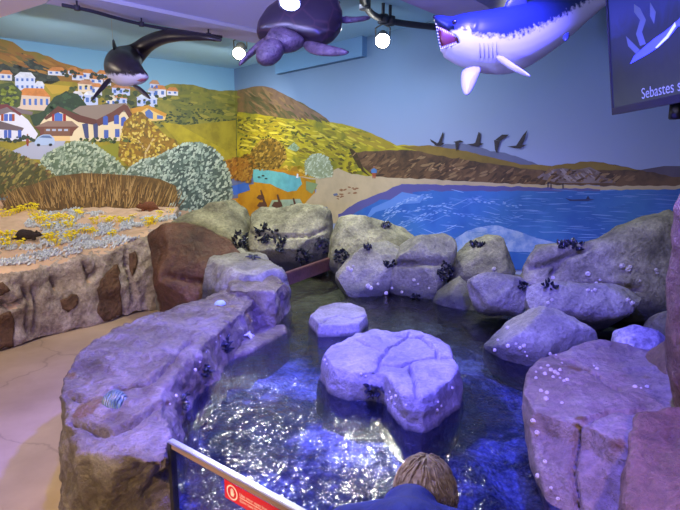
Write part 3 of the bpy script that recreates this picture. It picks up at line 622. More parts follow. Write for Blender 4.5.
# solid ground of concrete behind the stones, under the far banks
base = [(-1.2, 8.3), (-1.6, 6.2), (-2.2, 7.2), (-2.8, 8.6), (C.x - .02, C.y - .1)]
slabbox('floor_1', [(-2.9, 7.4), (-1.5, 6.4), (-1.15, 8.35), (1.0, 8.15), (3.2, 6.15), (4.6, 3.15), (C + D2 * 11.5 + N2 * .02).to_tuple()[:2], (C + N1 * .02 + N2 * .02).to_tuple()[:2], (C + D1 * 3 + N1 * .02).to_tuple()[:2]], 0, .55, plain('bank_concrete', (.16, .14, .12), .9, noise_amt=.3, bump=.5))

# ------------------------------------------------------------------ the curved rim on the visitors' side
def rim():
    # (outer top, inner top, inner foot) in image frame, top height
    st = [((78, 452), (168, 470), (176, 470), .79), ((66, 424), (169, 450), (178, 452), .80), ((61, 402), (171, 428), (184, 440), .82), ((64, 378), (160, 402), (186, 418), .84), ((76, 358), (166, 384), (196, 398), .86), ((96, 338), (184, 364), (216, 378), .86),
          ((122, 324), (202, 345), (234, 358), .86), ((155, 312), (222, 328), (250, 342), .86), ((192, 300), (240, 314), (262, 326), .86), ((222, 288), (256, 300), (270, 312), .86)]
    pts = []
    for i, (a, b, c, z) in enumerate(st):
        A = at_z(a[0], a[1], z); B = at_z(b[0], b[1], z); Cc = at_z(c[0], c[1], ZW)
        dirn = (A - B); dirn.z = 0; dirn.normalize()
        pts.append([A + dirn * -.0, (A + B) / 2 + V((0, 0, .03)), B, Cc, V((Cc.x, Cc.y, .0)) - dirn * .02, V((A.x, A.y, 0)) + dirn * .06, A + dirn * .05 + V((0, 0, -.3))])
    # close the near end
    verts = [p for r in pts for p in r]; k = len(pts[0]); faces = []
    for i in range(len(pts) - 1):
        for j in range(k):
            a = i * k + j; b = i * k + (j + 1) % k; faces.append((a, b, b + k, a + k))
    faces.append(tuple(range(k))[::-1]); faces.append(tuple((len(pts) - 1) * k + j for j in range(k)))
    o = mesh_obj('pool_rim', verts, faces, R_rim)
    G = lambda L, z=.86: [at_z(x, y, z) for x, y in L]
    organic(o, voxel=.016, smooth=5, amp=.04, freq=2.4, amp2=.02, freq2=13, chisel=.035,
            cracks=[G([(62, 392), (80, 400), (100, 396), (120, 386), (145, 380), (168, 366), (180, 350), (190, 338)]), G([(66, 420), (90, 424), (110, 430), (130, 424), (150, 412), (160, 404)])], crack_w=.016, crack_d=.04)
    ROCKS['rim'] = bvh_of(o); recenter(o)
    tag(o, 'long curved stone rim with ochre outer face dividing the beige walkway from the pool', 'rock ledge'); return o
rim()
ROCKS['block'] = None
slab([at_z(x, y, .93) for x, y in [(226, 290), (232, 278), (246, 271), (268, 268), (284, 270), (290, 276), (289, 288), (274, 297), (254, 296)]] , .1, R_rim, 'faceted blue-lit boulder ending the stone rim beside the narrow inlet', key='block', flare=1.03, voxel=.02, smooth=2, amp=.05, amp2=.02, chisel=.05, facets=5, inset=.93)
# low ledge stone at the water line before the block
slab([at_z(x, y, .63) for x, y in [(228, 344), (244, 330), (262, 326), (286, 322), (288, 330), (268, 340), (246, 352), (232, 356)]], .3, R_rim, 'low wet shelf stone at the waterline under the rim', voxel=.02, amp=.02, chisel=.02)
# ------------------------------------------------------------------ island stones
isl = [(318, 352), (332, 340), (352, 332), (376, 326), (392, 330), (412, 326), (436, 334), (452, 344), (458, 356), (463, 362), (458, 378), (440, 392), (424, 400), (406, 398), (396, 388), (384, 374), (370, 372), (350, 372), (330, 366)]
G = lambda L, z: [at_z(x, y, z) for x, y in L]
slab(G(isl, .80), .15, R_pale, 'largest flat-topped grey stone standing alone in mid-pool, veined with cracks', key='island', flare=1.03, voxel=.011, smooth=4, amp=.025, amp2=.010, chisel=.02,
     cracks=[G([(414, 328), (400, 340), (388, 350), (380, 362), (374, 374)], .8), G([(378, 364), (400, 364), (420, 358), (438, 358), (462, 356)], .8), G([(412, 362), (410, 370), (416, 384), (418, 398)], .8), G([(356, 340), (368, 346), (382, 352)], .8), G([(418, 334), (430, 344), (438, 350), (438, 358)], .8), G([(396, 334), (410, 336), (424, 334)], .8)], crack_w=.008, crack_d=.036)
slab(G([(309, 315), (318, 306), (334, 302), (352, 302), (366, 307), (368, 315), (360, 324), (336, 326), (318, 326)], .70), .15, R_pale, 'small flat grey stone in the water behind the large mid-pool stone', key='islet', flare=1.03, voxel=.012, smooth=3, amp=.012, amp2=.005,
     cracks=[G([(318, 326), (326, 320), (338, 316), (352, 318), (366, 316)], .7)], crack_w=.008, crack_d=.03)
# ------------------------------------------------------------------ far bank
boulder([(200, 218), (216, 209), (236, 207), (250, 214), (254, 228), (256, 250), (250, 268), (222, 276), (196, 262), (190, 240)], 7.7, 8.2, 1.2, R_dark, 'rounded mossy grey boulder at the room corner, below the painted river', key='corner')
boulder([(252, 222), (262, 214), (284, 216), (300, 213), (330, 214), (336, 220), (332, 236), (328, 258), (322, 280), (286, 284), (256, 278), (248, 250)], 7.25, 7.9, 1.0, R_dark, 'boxy dark boulder hung with mussels behind the rusty beam', key='mussel_rock', chisel=.03, power=.5, cracks=[[at_y(250, 233, 6.9), at_y(280, 236, 6.9), at_y(310, 235, 6.9), at_y(334, 226, 7.2)]], crack_w=.03, crack_d=.05)
boulder([(328, 244), (336, 226), (350, 221), (364, 222), (380, 226), (408, 230), (424, 233), (426, 244), (420, 262), (400, 290), (340, 290), (328, 270)], 7.0, 7.7, .9, R_dark, 'long low greenish-grey boulder behind the two rounded ones', key='long_rock', power=.55, chisel=.02)
boulder([(418, 236), (424, 233), (436, 238), (440, 246), (430, 262), (416, 260)], 7.4, 7.6, .4, R_dark, 'small dark wedge of rock tucked behind the cracked square boulder')
boulder([(332, 284), (338, 270), (352, 258), (370, 248), (388, 245), (400, 252), (402, 262), (396, 280), (386, 300), (360, 312), (340, 304)], 5.9, 6.35, .8, R_grey, 'smooth rounded boulder with a white top and blue-violet flank', key='round_a', power=.6)
boulder([(384, 262), (394, 250), (412, 243), (440, 242), (452, 248), (454, 262), (448, 275), (442, 290), (434, 306), (414, 316), (392, 308), (382, 284)], 5.8, 6.3, .85, R_grey, 'square-shouldered boulder split by one level crack', key='square_a', power=.5, cracks=[[at_y(388, 264, 5.75), at_y(410, 264, 5.6), at_y(425, 261, 5.6), at_y(445, 262, 5.7)]], crack_w=.03, crack_d=.07)
boulder([(450, 270), (456, 254), (466, 243), (482, 238), (498, 241), (508, 250), (514, 268), (512, 288), (500, 306), (462, 306), (448, 290)], 6.0, 6.4, .8, R_dark, 'upright egg-shaped boulder in front of the painted white surf', key='egg', power=.6)
boulder([(434, 300), (444, 284), (462, 276), (474, 290), (484, 312), (470, 330), (440, 322)], 5.3, 5.7, .5, R_dark, 'low dark wet rock covered by mussels')
gb = [(518, 262), (522, 250), (534, 244), (560, 244), (580, 243), (600, 236), (620, 224), (640, 218), (660, 212), (684, 210), (700, 230), (704, 300), (680, 334), (600, 326), (560, 316), (516, 300)]
boulder(gb, 4.95, 5.3, .6, R_dark, 'huge sloping grey-green boulder against the sea wall', key='big', power=.5, chisel=.03, center=(610, 272), facets=4,
        cracks=[[at_y(530, 268, 5.0), at_y(556, 262, 5.0), at_y(580, 250, 5.2), at_y(592, 244, 5.3)], [at_y(552, 276, 5.0), at_y(562, 264, 5.0)], [at_y(560, 292, 5.0), at_y(600, 286, 5.0), at_y(640, 290, 5.0)]], crack_w=.03, crack_d=.06)
boulder([(466, 292), (468, 280), (482, 276), (498, 278), (518, 282), (528, 292), (526, 306), (520, 318), (500, 314), (478, 310)], 4.75, 5.0, .42, R_grey, 'stubby violet-lit stone butting against the long smooth slab', key='slab_a', power=.5)
boulder([(514, 306), (516, 292), (540, 288), (570, 290), (600, 289), (626, 290), (638, 298), (638, 316), (630, 326), (606, 328), (580, 326), (550, 322), (520, 316)], 4.5, 4.75, .5, R_grey, 'long smooth violet slab lying before the huge sloping boulder', key='slab_b', power=.45, amp=.015)
boulder([(482, 346), (490, 336), (506, 322), (524, 314), (544, 318), (566, 330), (590, 344), (594, 360), (580, 386), (548, 394), (520, 384), (496, 366)], 3.75, 4.25, .7, R_grey, 'wedge-shaped violet rock sloping into the water', key='wedge', power=.55, facets=3)
boulder([(440, 300), (470, 296), (500, 312), (520, 330), (560, 340), (640, 330), (690, 330), (690, 400), (600, 420), (500, 380)], 5.0, 5.1, .3, R_dark, 'dark submerged rock shelf under the smooth slab')
# ------------------------------------------------------------------ near right
kt = [(520, 392, .88), (529, 366, .93), (538, 355, .95), (552, 350, .95), (574, 343, .96), (600, 340, .96), (640, 345, .96), (690, 360, .96), (690, 470, .92), (640, 452, .90), (622, 446, .90), (592, 428, .90), (560, 420, .89), (530, 410, .88)]
slab([at_z(x, y, z) for x, y, z in kt], 0, R_front, 'massive flat-topped boulder with brown front face and scattered barnacles', key='front', flare=1.03, bshift=(-.03, -.55, 0), voxel=.014, smooth=3, amp=.022, amp2=.007, chisel=.02, inset=.97,
     cracks=[[at_z(x, y, .95) for x, y in ((556, 356), (575, 364), (598, 376), (618, 390))], [at_z(x, y, .9) for x, y in ((578, 428), (590, 418), (610, 410), (648, 408))], [at_z(578, 428, .88), at_y(576, 450, 2.15), at_y(574, 480, 2.1), at_y(576, 510, 2.1)]], crack_w=.010, crack_d=.035)
slab([at_z(x, y, z) for x, y, z in [(632, 412, .98), (648, 404, 1.0), (700, 400, 1.0), (720, 470, .95), (700, 560, .85), (650, 560, .8), (622, 500, .85), (624, 450, .92)]], 0, R_red, 'smooth red-brown boulder in front of the barnacled one at the frame edge', key='red', flare=1.04, voxel=.02, amp=.02)
boulder([(652, 408), (648, 390), (652, 366), (662, 348), (676, 338), (700, 340), (700, 420), (670, 424)], 2.75, 2.9, .45, R_red, 'rough upright reddish rock beside the tall stone pillar', key='rough')
boulder([(614, 340), (618, 330), (630, 326), (648, 331), (664, 338), (666, 350), (656, 364), (644, 370), (630, 360), (618, 352)], 3.12, 3.25, .26, R_speck, 'small white-speckled stone perched on the flat-topped boulder', key='speck', voxel=.012, amp=.012)
boulder([(642, 330), (652, 316), (668, 308), (690, 306), (690, 350), (660, 352)], 4.2, 4.4, .4, R_grey, 'small grey boulder wedged behind the speckled stone')
boulder([(690, 205), (702, 188), (730, 170), (790, 165), (810, 300), (800, 560), (720, 620), (702, 520), (692, 440), (682, 380), (682, 320), (686, 260)], 2.15, 2.15, .42, R_red, 'tall rust-coloured stone pillar cut off by the frame', name='standing_stone', key='pillar', power=.5, facets=0)

# ------------------------------------------------------------------ planter bank on the town side
BK = [(-130, 392, 296), (-60, 372, 282), (0, 352, 272), (28, 344, 269), (55, 335, 262), (85, 328, 256), (105, 323, 252), (125, 317, 242), (150, 311, 232), (172, 306, 232)]
fr = []
for x, yb, yt in BK:
    B = at_z(x, yb, 0); T = at_y(x, yt, B.y + .06); fr.append((B, T))
BTN = None
back = []
for (x, yb, yt), (B, T) in zip(BK, fr):
    w_ = at_plane(x + 6, 211 if x < 60 else 207, C + N1 * .06, N1); back.append(V((w_.x, w_.y, w_.z)))
verts = []; faces = []; n = len(BK)
rows = []
for (B, T), W_ in zip(fr, back):
    r = [B, B + (T - B) * .5 + V((.04, .02, 0)), T - V((0, 0, .03)), T + (W_ - T) * .05 + V((0, 0, .02)), T + (W_ - T) * .5 + V((0, 0, .04)), W_, V((W_.x, W_.y, 0))]; rows.append(r)
for r in rows: verts += r
k = 7
for i in range(n - 1):
    for j in range(k):
        a = i * k + j; b = i * k + (j + 1) % k; faces.append((a, b, b + k, a + k))
faces.append(tuple(range(k))[::-1]); faces.append(tuple((n - 1) * k + j for j in range(k)))
def bank_mat():
    m = rock_mat('bank_plaster', [srgb(146, 126, 108), srgb(190, 172, 152), srgb(218, 202, 184)], 5, .8, 1.0, 26, 0); return m
M_sand = plain('bank_sand', srgb(206, 172, 142), .9, noise_amt=.12, scale=3, bump=.3, bscale=30)
pb = mesh_obj('planter_bank', verts, faces, [bank_mat(), M_sand])
W3 = lambda L: [at_y(x, y, 5.4 + x * .012) for x, y in L]
organic(pb, voxel=.03, smooth=3, amp=.05, freq=2.2, amp2=.02, freq2=8, chisel=.03, cracks=[W3([(24, 288), (30, 300), (28, 320), (34, 342)]), W3([(34, 286), (38, 310), (36, 334)]), W3([(126, 252), (130, 280), (134, 300)]), W3([(52, 278), (60, 290)]), W3([(0, 300), (12, 306), (22, 300)]), W3([(84, 262), (90, 280), (96, 270)])], crack_w=.03, crack_d=.05)
# the flat top is sand, the front cast plaster
pb.data.update()
for p_ in pb.data.polygons:
    p_.material_index = 1 if p_.normal.z > .8 else 0
ROCKS['bank'] = bvh_of(pb)
tag(pb, 'long low planter of cream rock plaster with a sandy planted top below the painted town', 'planter')
M_hole = rock_mat('exposed_rock', [srgb(76, 52, 34), srgb(112, 80, 56), srgb(136, 102, 74)], 3, .6, .8, 24, .3)
bvb = ROCKS['bank']
def decal(outline, name, mat, off=.012, parent=pb, bv=bvb, step=3.0, label=None):
    xs = [p[0] for p in outline]; ys = [p[1] for p in outline]; bm = bmesh.new()
    bm.faces.new([bm.verts.new((x, y, 0)) for x, y in wob(outline, 3.0, 2)])
    x = min(xs) + step
    while x < max(xs): bmesh.ops.bisect_plane(bm, geom=bm.verts[:] + bm.edges[:] + bm.faces[:], plane_co=(x, 0, 0), plane_no=(1, 0, 0)); x += step
    y = min(ys) + step
    while y < max(ys): bmesh.ops.bisect_plane(bm, geom=bm.verts[:] + bm.edges[:] + bm.faces[:], plane_co=(0, y, 0), plane_no=(0, 1, 0)); y += step
    bad = []
    for v in bm.verts:
        p, nn = hit(bv, v.co.x, v.co.y)
        if p is None: bad.append(v)
        else: v.co = p + nn * off
    bmesh.ops.delete(bm, geom=bad, context='VERTS')
    o = bm_obj(name, bm, mat)
    s = o.modifiers.new('s', 'SOLIDIFY'); s.thickness = .02; s.offset = 0; bake(o)
    if parent: o.parent = parent
    if label: o['label'] = label
    return o
for q in ([(97, 290), (104, 276), (112, 268), (116, 264), (119, 272), (120, 290), (121, 308), (119, 318), (103, 320), (97, 312), (99, 300)], [(60, 300), (66, 296), (76, 294), (79, 298), (76, 306), (68, 313), (62, 309)],
          [(-8, 330), (0, 314), (10, 312), (14, 322), (12, 344), (0, 350), (-10, 352)], [(-6, 282), (2, 282), (9, 290), (4, 296), (-6, 296)], [(129, 254), (135, 252), (138, 262), (132, 276), (130, 270)]):
    decal(q, 'exposed_rock', M_hole, label='brown bare rock showing through the plaster')
# brown boulder closing the planter, grey-green cap stone over it
boulder([(156, 312), (160, 290), (156, 262), (150, 238), (166, 226), (190, 224), (214, 232), (238, 244), (252, 258), (262, 272), (262, 292), (240, 306), (200, 318)], 6.6, 7.0, .9, R_brown, 'big glossy chestnut-brown boulder between plaster planter and pool rim', key='brown', power=.5, chisel=.03,
        cracks=[[at_y(164, 275, 6.3), at_y(200, 282, 6.25), at_y(240, 284, 6.2)]], crack_w=.03, crack_d=.05)
boulder([(150, 243), (164, 233), (184, 224), (210, 214), (236, 206), (252, 218), (248, 246), (252, 258), (230, 256), (212, 246), (186, 238), (166, 238)], 7.15, 8.2, .55, R_dark, 'grey-green cap rock sloping up from the brown boulder to the mural', key='cap', center=(215, 232), power=.6, chisel=.02, facets=4)
slab([at_z(x, y, .98) for x, y in [(206, 262), (216, 254), (240, 248), (262, 254), (278, 262), (286, 268), (270, 276), (240, 276), (220, 274)]], .3, R_grey, 'pale flat stone carrying a sea star behind the faceted boulder', key='star_rock', amp=.06, facets=6, voxel=.025)
# ------------------------------------------------------------------ placing small things on the stones
def all_hit(px, py, keys=None):
    best = None
    for k, bv in ROCKS.items():
        if bv is None or (keys and k not in keys): continue
        p, nn = hit(bv, px, py)
        if p is not None and (best is None or (p - cam_loc).length < (best[0] - cam_loc).length): best = (p, nn)
    return best
def orient(o, p, nrm, spin, s, lift=0.0):
    q = nrm.to_track_quat('Z', 'Y').to_matrix() @ Matrix.Rotation(spin, 3, 'Z')
    o.location = p + nrm * lift; o.rotation_euler = q.to_euler(); o.scale = (s, s, s)
M_mus = plain('mussel_shell', (.012, .014, .026), .22, spec=.8)
M_bar = plain('barnacle_shell', (.50, .46, .40), .8, noise_amt=.15, scale=60)
def mussel_mesh():
    bm = bmesh.new(); L = 10; S = 10; rings = []
    for i in range(L + 1):
        t = i / L; wd = .017 * math.sin(math.pi * t ** .7) ** .7; th = .010 * math.sin(math.pi * t ** .75) ** .8; z = -.03 + t * .075
        if i in (0, L): rings.append([bm.verts.new((0, 0, z))] * S); continue
        rings.append([bm.verts.new((wd * math.cos(a) + .006 * math.sin(3 * t), th * abs(math.sin(a)) ** .8 * (1 if math.sin(a) > 0 else -1), z)) for a in [2 * math.pi * k / S for k in range(S)]])
    for i in range(L):
        for k in range(S):
            f = []
            for v in (rings[i][k], rings[i][(k + 1) % S], rings[i + 1][(k + 1) % S], rings[i + 1][k]):
                if v not in f: f.append(v)
            if len(f) > 2: bm.faces.new(f)
    me = bpy.data.meshes.new('mussel'); bmesh.ops.recalc_face_normals(bm, faces=bm.faces); bm.to_mesh(me); bm.free(); me.materials.append(M_mus)
    me.polygons.foreach_set('use_smooth', [True] * len(me.polygons)); return me
MUS = mussel_mesh()
def mussels(x, y, rx, ry, n, label, s=1.25):
    h0 = all_hit(x, y)
    if not h0: print('no hit', x, y); return
    root = empty('mussel_cluster', h0[0], label, 'mussels', 'mussel clusters on the stones')
    for k in range(int(n * 1.3)):
        for _ in range(8):
            a = random.uniform(0, 6.28); r = math.sqrt(random.random()); h = all_hit(x + rx * r * math.cos(a), y + ry * r * math.sin(a))
            if h and abs(h[0].y - h0[0].y) < .7: break
        else: continue
        o = bpy.data.objects.new('mussel', MUS); link(o, root)
        d = (h[1] + V((random.gauss(0, .5), random.gauss(0, .5), random.gauss(.2, .4)))).normalized()
        orient(o, h[0] + d * .012, d, random.uniform(0, 6.28), s * random.uniform(.5, .95))
mussels(372, 390, 9, 8, 22, 'dark mussel clump in the notch of the large mid-pool stone', .95)
mussels(240, 240, 8, 9, 34, 'mussels massed on the mossy boulder at the room corner', 1.6)
mussels(264, 234, 9, 9, 34, 'mussels on the near-left face of the boxy boulder by the beam', 1.6)
mussels(280, 240, 6, 12, 26, 'mussels hanging in the middle of the boxy boulder', 1.6)
mussels(302, 258, 7, 9, 24, 'mussel patch low on the boxy boulder above the rusty beam', 1.6)
mussels(322, 244, 8, 9, 26, 'mussel patch at the corner where boxy and long low boulders meet', 1.6)
mussels(342, 257, 8, 8, 26, 'mussel tuft on the front of the long low boulder', 1.6)
mussels(385, 226, 5, 3, 14, 'small mussel tuft on the top edge of the long low boulder', 1.5)
mussels(368, 248, 4, 2.5, 8, 'tiny mussel tuft behind the rounded white-topped boulder', 1.4)
mussels(390, 264, 6, 4, 14, 'blue-lit mussels between the white-topped and the cracked boulder', 1.3)
mussels(446, 272, 9, 9, 30, 'mussels between the cracked boulder and the egg-shaped boulder', 1.4)
mussels(462, 300, 12, 9, 34, 'mussels covering the low wet rock', 1.3)
mussels(416, 296, 5, 3, 10, 'mussels at the foot of the cracked square boulder', 1.3)
mussels(478, 245, 8, 3, 16, 'mussel tuft on the crown of the egg-shaped boulder', 1.4)
mussels(521, 262, 7, 7, 22, 'tall mussel tuft between the egg-shaped and the huge boulder', 1.5)
mussels(523, 286, 7, 4, 14, 'dark mussels where the stubby stone meets the smooth slab', 1.1)
mussels(571, 246, 13, 3, 34, 'wide mussel tuft on top of the huge sloping boulder', 1.35)
mussels(549, 286, 7, 4, 10, 'mussels in the shade under the huge sloping boulder', 1.2)
mussels(226, 345, 5, 8, 16, 'mussels along the waterline of the curved rim', 1.0)
mussels(206, 372, 5, 7, 14, 'mussel clump under the bend of the curved rim', .9)
mussels(184, 400, 4, 8, 12, 'mussel clump on the wet inner face of the curved rim', .8)
def barnacle_mesh():
    bm = bmesh.new(); S = 12; prof = [(.016, -.004), (.0145, .006), (.0095, .015), (.0065, .0155), (.005, .008)]
    rings = [[bm.verts.new((r * (1 + .08 * (k % 2)) * math.cos(2 * math.pi * k / S), r * (1 + .08 * (k % 2)) * math.sin(2 * math.pi * k / S), z)) for k in range(S)] for r, z in prof]
    for i in range(len(prof) - 1):
        for k in range(S): bm.faces.new((rings[i][k], rings[i][(k + 1) % S], rings[i + 1][(k + 1) % S], rings[i + 1][k]))
    bm.faces.new(rings[0][::-1]); bm.faces.new(rings[-1])
    me = bpy.data.meshes.new('barnacle'); bm.to_mesh(me); bm.free(); me.materials.append(M_bar); return me
BAR = barnacle_mesh()
def barnacles(pts, label, group, s=1.0, keys=None):
    for x, y in pts:
        h = all_hit(x, y, keys)
        if not h: print('nobar', x, y); continue
        o = bpy.data.objects.new('barnacle', BAR); link(o); orient(o, h[0], h[1], random.uniform(0, 6), s * random.uniform(.4, 1.0), -.001)
        tag(o, label, 'barnacle', group)
barnacles([(536, 372), (541, 368), (548, 366), (551, 370), (555, 372), (553, 377), (560, 378), (564, 381), (558, 374), (545, 374), (550, 354), (556, 355), (562, 363), (567, 380), (560, 370), (536, 378)],
          'whitish barnacle in the crust on the top corner of the massive boulder', 'barnacles crusting the top corner', .9)
barnacles([(541, 391), (547, 393), (546, 399), (562, 403)], 'cream barnacle on the upper front edge of the massive boulder', 'barnacles on the upper front edge', 1.0)
barnacles([(533, 421), (537, 433), (545, 462), (538, 476), (551, 488), (558, 499)], 'single cream barnacle on the brown front face of the massive boulder', 'barnacles on the front face', .9)
barnacles([(594, 366), (597, 369), (635, 387), (641, 388), (647, 387)], 'pinkish barnacle on the flat top of the massive boulder', 'barnacles on the flat top', .9)
barnacles([(325, 360), (327, 364), (361, 374), (366, 376), (390, 392), (392, 398), (388, 400), (395, 404), (396, 396), (406, 405), (438, 402), (441, 406), (437, 410), (452, 388)], 'whitish barnacle on the side of the large mid-pool stone', 'barnacles on the mid-pool stone', .85, ['island'])
barnacles([(516, 344), (520, 348), (524, 346), (527, 356), (508, 346), (498, 340), (508, 328), (525, 352), (495, 350)], 'pale barnacle on the wedge-shaped violet rock', 'barnacles on the wedge rock', 1.2, ['wedge'])
barnacles([(348, 268), (351, 270), (353, 266), (368, 286), (371, 288), (378, 284), (392, 288), (402, 292), (414, 280), (418, 284), (429, 288), (386, 293)], 'pinkish-white barnacle on a violet-lit boulder of the far bank', 'barnacles on the far boulders', 1.9, ['round_a', 'square_a'])
barnacles([(622, 266), (628, 270), (630, 267), (656, 270), (657, 273), (600, 280), (601, 284), (596, 283), (640, 281), (494, 269), (553, 278), (588, 274)], 'white barnacle on the shaded face of the huge sloping boulder or its egg-shaped neighbour', 'barnacles on the shaded faces', 1.7, ['big', 'egg'])
barnacles([(548, 303), (552, 300), (588, 290), (592, 291), (595, 290), (632, 303), (628, 300)], 'pale barnacle on the long smooth violet slab', 'barnacles on the smooth slab', 1.4, ['slab_b'])
barnacles([(220, 336), (216, 342), (224, 344), (206, 352), (200, 362), (195, 370), (170, 404), (176, 396)], 'small white barnacle along the wet inner edge of the curved rim', 'barnacles on the curved rim', .8, ['rim'])
# sea stars and shells
def star(name, x, y, r, mat, label, keys=None, arms=5, lift=0.0):
    h = all_hit(x, y, keys); bm = bmesh.new(); c = bm.verts.new((0, 0, r * .22)); ring = []; low = []
    for k in range(arms * 4):
        a = 2 * math.pi * k / (arms * 4); rr = [r, r * .42, r * .2, r * .42][k % 4] * (1 + random.uniform(-.08, .08)); 
        ring.append(bm.verts.new((rr * math.cos(a), rr * math.sin(a), 0)))
    mid = [bm.verts.new((v.co.x * .62, v.co.y * .62, r * .14)) for v in ring]; n = len(ring); cb = bm.verts.new((0, 0, -r * .03))
    for k in range(n):
        j = (k + 1) % n; bm.faces.new((ring[k], ring[j], mid[j], mid[k])); bm.faces.new((mid[k], mid[j], c)); bm.faces.new((ring[j], ring[k], cb))
    o = bm_obj(name, bm, mat); s = o.modifiers.new('s', 'SUBSURF'); s.levels = 2; s.render_levels = 2; bake(o)
    orient(o, h[0], (h[1] + V((0, 0, 1.5))).normalized(), .3, 1, lift); return tag(o, label, 'sea star')
star('sea_star', 253, 258, .15, plain('star_dark', (.03, .035, .05), .5, noise_amt=.4, scale=60, bump=.6, bscale=150), 'dark blue-black sea star lying on the pale flat stone', ['star_rock', 'cap', 'block'] if False else None, lift=.01)
star('sea_star', 248, 336, .11, plain('star_pale', (.50, .52, .60), .6, noise_amt=.3, scale=50, bump=.6, bscale=150), 'pale sea star clinging to the wet shelf under the rim', None, lift=.01)
def shell(name, x, y, r, hgt, mats, label, keys, ridges=.06):
    h = all_hit(x, y, keys); bm = bmesh.new(); K = 9; S = 36; rings = []
    for i in range(K):
        t = i / (K - 1); rr = r * (1 - t ** 1.7) if i < K - 1 else 0
        z = hgt * math.sin(t * math.pi / 2)
        if i == K - 1: rings.append([bm.verts.new((r * .15, 0, hgt))] * S); continue
        rings.append([bm.verts.new((rr * (1.25 if True else 1) * (1 + ridges * noise.noise(V((k * .9, i * .8, 2)))) * math.cos(2 * math.pi * k / S) + t * r * .15, rr * (1 + ridges * noise.noise(V((k * .9, i * .8, 9)))) * math.sin(2 * math.pi * k / S), z * (1 + ridges * .6 * noise.noise(V((k * 1.1, i * 1.3, 4)))))) for k in range(S)])
    for i in range(K - 1):
        for k in range(S):
            f = []
            for v in (rings[i][k], rings[i][(k + 1) % S], rings[i + 1][(k + 1) % S], rings[i + 1][k]):
                if v not in f: f.append(v)
            if len(f) > 2: bm.faces.new(f)
    bm.faces.new(rings[0][::-1]); o = bm_obj(name, bm, mats); orient(o, h[0], (h[1] + V((0, 0, 2))).normalized(), .7, 1, -.004); return tag(o, label, 'shell')
def abal_mat():
    m, nt, b = new_mat('abalone_shell'); p = coords(nt)
    n = N(nt, 'ShaderNodeTexNoise', Scale=18.0, Detail=8.0, Roughness=.7); nt.links.new(p, n.inputs['Vector'])
    r = ramp(nt, [(.35, srgb(40, 60, 60)), (.5, srgb(92, 120, 104)), (.62, srgb(150, 150, 110)), (.75, srgb(90, 110, 140))]); nt.links.new(n.outputs['Fac'], r.inputs['Fac']); nt.links.new(r.outputs['Color'], b.inputs['Base Color'])
    w = N(nt, 'ShaderNodeTexWave', Scale=22.0, Distortion=6.0, Detail=3.0); nt.links.new(p, w.inputs['Vector'])
    bp = N(nt, 'ShaderNodeBump', Strength=1, Distance=.012); nt.links.new(w.outputs['Fac'], bp.inputs['Height']); nt.links.new(bp.outputs[0], b.inputs['Normal']); b.inputs['Roughness'].default_value = .6; return m
shell('abalone_shell', 115, 402, .066, .062, abal_mat(), 'domed rough green abalone shell resting on the near end of the curved rim', ['rim'])
shell('limpet_shell', 220, 304, .045, .04, plain('limpet', (.35, .50, .62), .6, bump=.5, bscale=90), 'small pale blue domed shell on the rim next to the faceted boulder', ['rim', 'block'])
# rusty inlet beam and second plank
M_rust = plain('rusty_beam', srgb(84, 50, 50), .6, noise_amt=.3, scale=10, bump=.6)
def beam(name, a, b, w, h, label):
    bm = bmesh.new(); d = (b - a); L = d.length; rot = d.to_track_quat('X', 'Z').to_matrix(); box_bm(bm, (0, 0, 0), L, w, h, rot, .008)
    o = bm_obj(name, bm, M_rust, smooth=False); o.location = (a + b) / 2; return tag(o, label, 'board')
beam('inlet_board', at_z(278, 282, .68), at_z(331, 263, .73), .07, .17, 'rusty brown wooden beam damming the narrow inlet between the boulders')
beam('inlet_board', at_z(268, 262, .75), at_z(291, 252, .76), .05, .10, 'short dark plank behind the longer rusty beam')
# ------------------------------------------------------------------ planting on the sandy bank
bvb = ROCKS['bank']
M_leaf = plain('silver_leaf', (.60, .64, .66), .8, noise_amt=.3, scale=25)
strips = [([(0, 236), (22, 230), (40, 208), (60, 203), (78, 206), (84, 216), (70, 228), (84, 236), (60, 246), (30, 250), (0, 250)], 520), ([(0, 262), (20, 256), (60, 250), (100, 240), (118, 234), (112, 244), (60, 258), (30, 264), (0, 266)], 240),
          ([(70, 226), (110, 224), (150, 214), (190, 212), (214, 212), (196, 218), (160, 222), (120, 232), (80, 240)], 420), ([(60, 240), (104, 238), (140, 238), (116, 248), (80, 250)], 160), ([(84, 214), (108, 212), (96, 217)], 30)]
bm = bmesh.new(); fl = []
for poly, n in strips:
    xs = [p[0] for p in poly]; ys = [p[1] for p in poly]; k = 0; tr = 0
    while k < n and tr < n * 12:
        tr += 1; x = random.uniform(min(xs), max(xs)); y = random.uniform(min(ys), max(ys))
        if not inside(poly, x, y) or noise.noise(V((x * .09, y * .16, 5))) < -.22: continue
        p, nn = hit(bvb, x, y)
        if p is None: continue
        if 10 < x < 42 and 228 < y < 247: continue
        k += 1
        r = random.uniform(.022, .04)
        for q in range(3):
            c = p + V((random.uniform(-1, 1) * r, random.uniform(-1, 1) * r, random.uniform(.006, .035))); M = Matrix.Translation(c) @ Matrix.Rotation(random.uniform(0, 3), 4, 'Z') @ Matrix.Rotation(random.uniform(.2, 1.2), 4, 'X') @ Matrix.Diagonal((r * .45, r * .25, r * 1.0, 1))
            bmesh.ops.create_icosphere(bm, subdivisions=1, radius=1, matrix=M)
o = bm_obj('silver_groundcover', bm, M_leaf, smooth=False); tag(o, 'low silver-grey succulent mat spreading over the sandy planter top', 'groundcover', kind='stuff')
M_yel = plain('yellow_petals', (.95, .72, .02), .6, noise_amt=.15, scale=60)
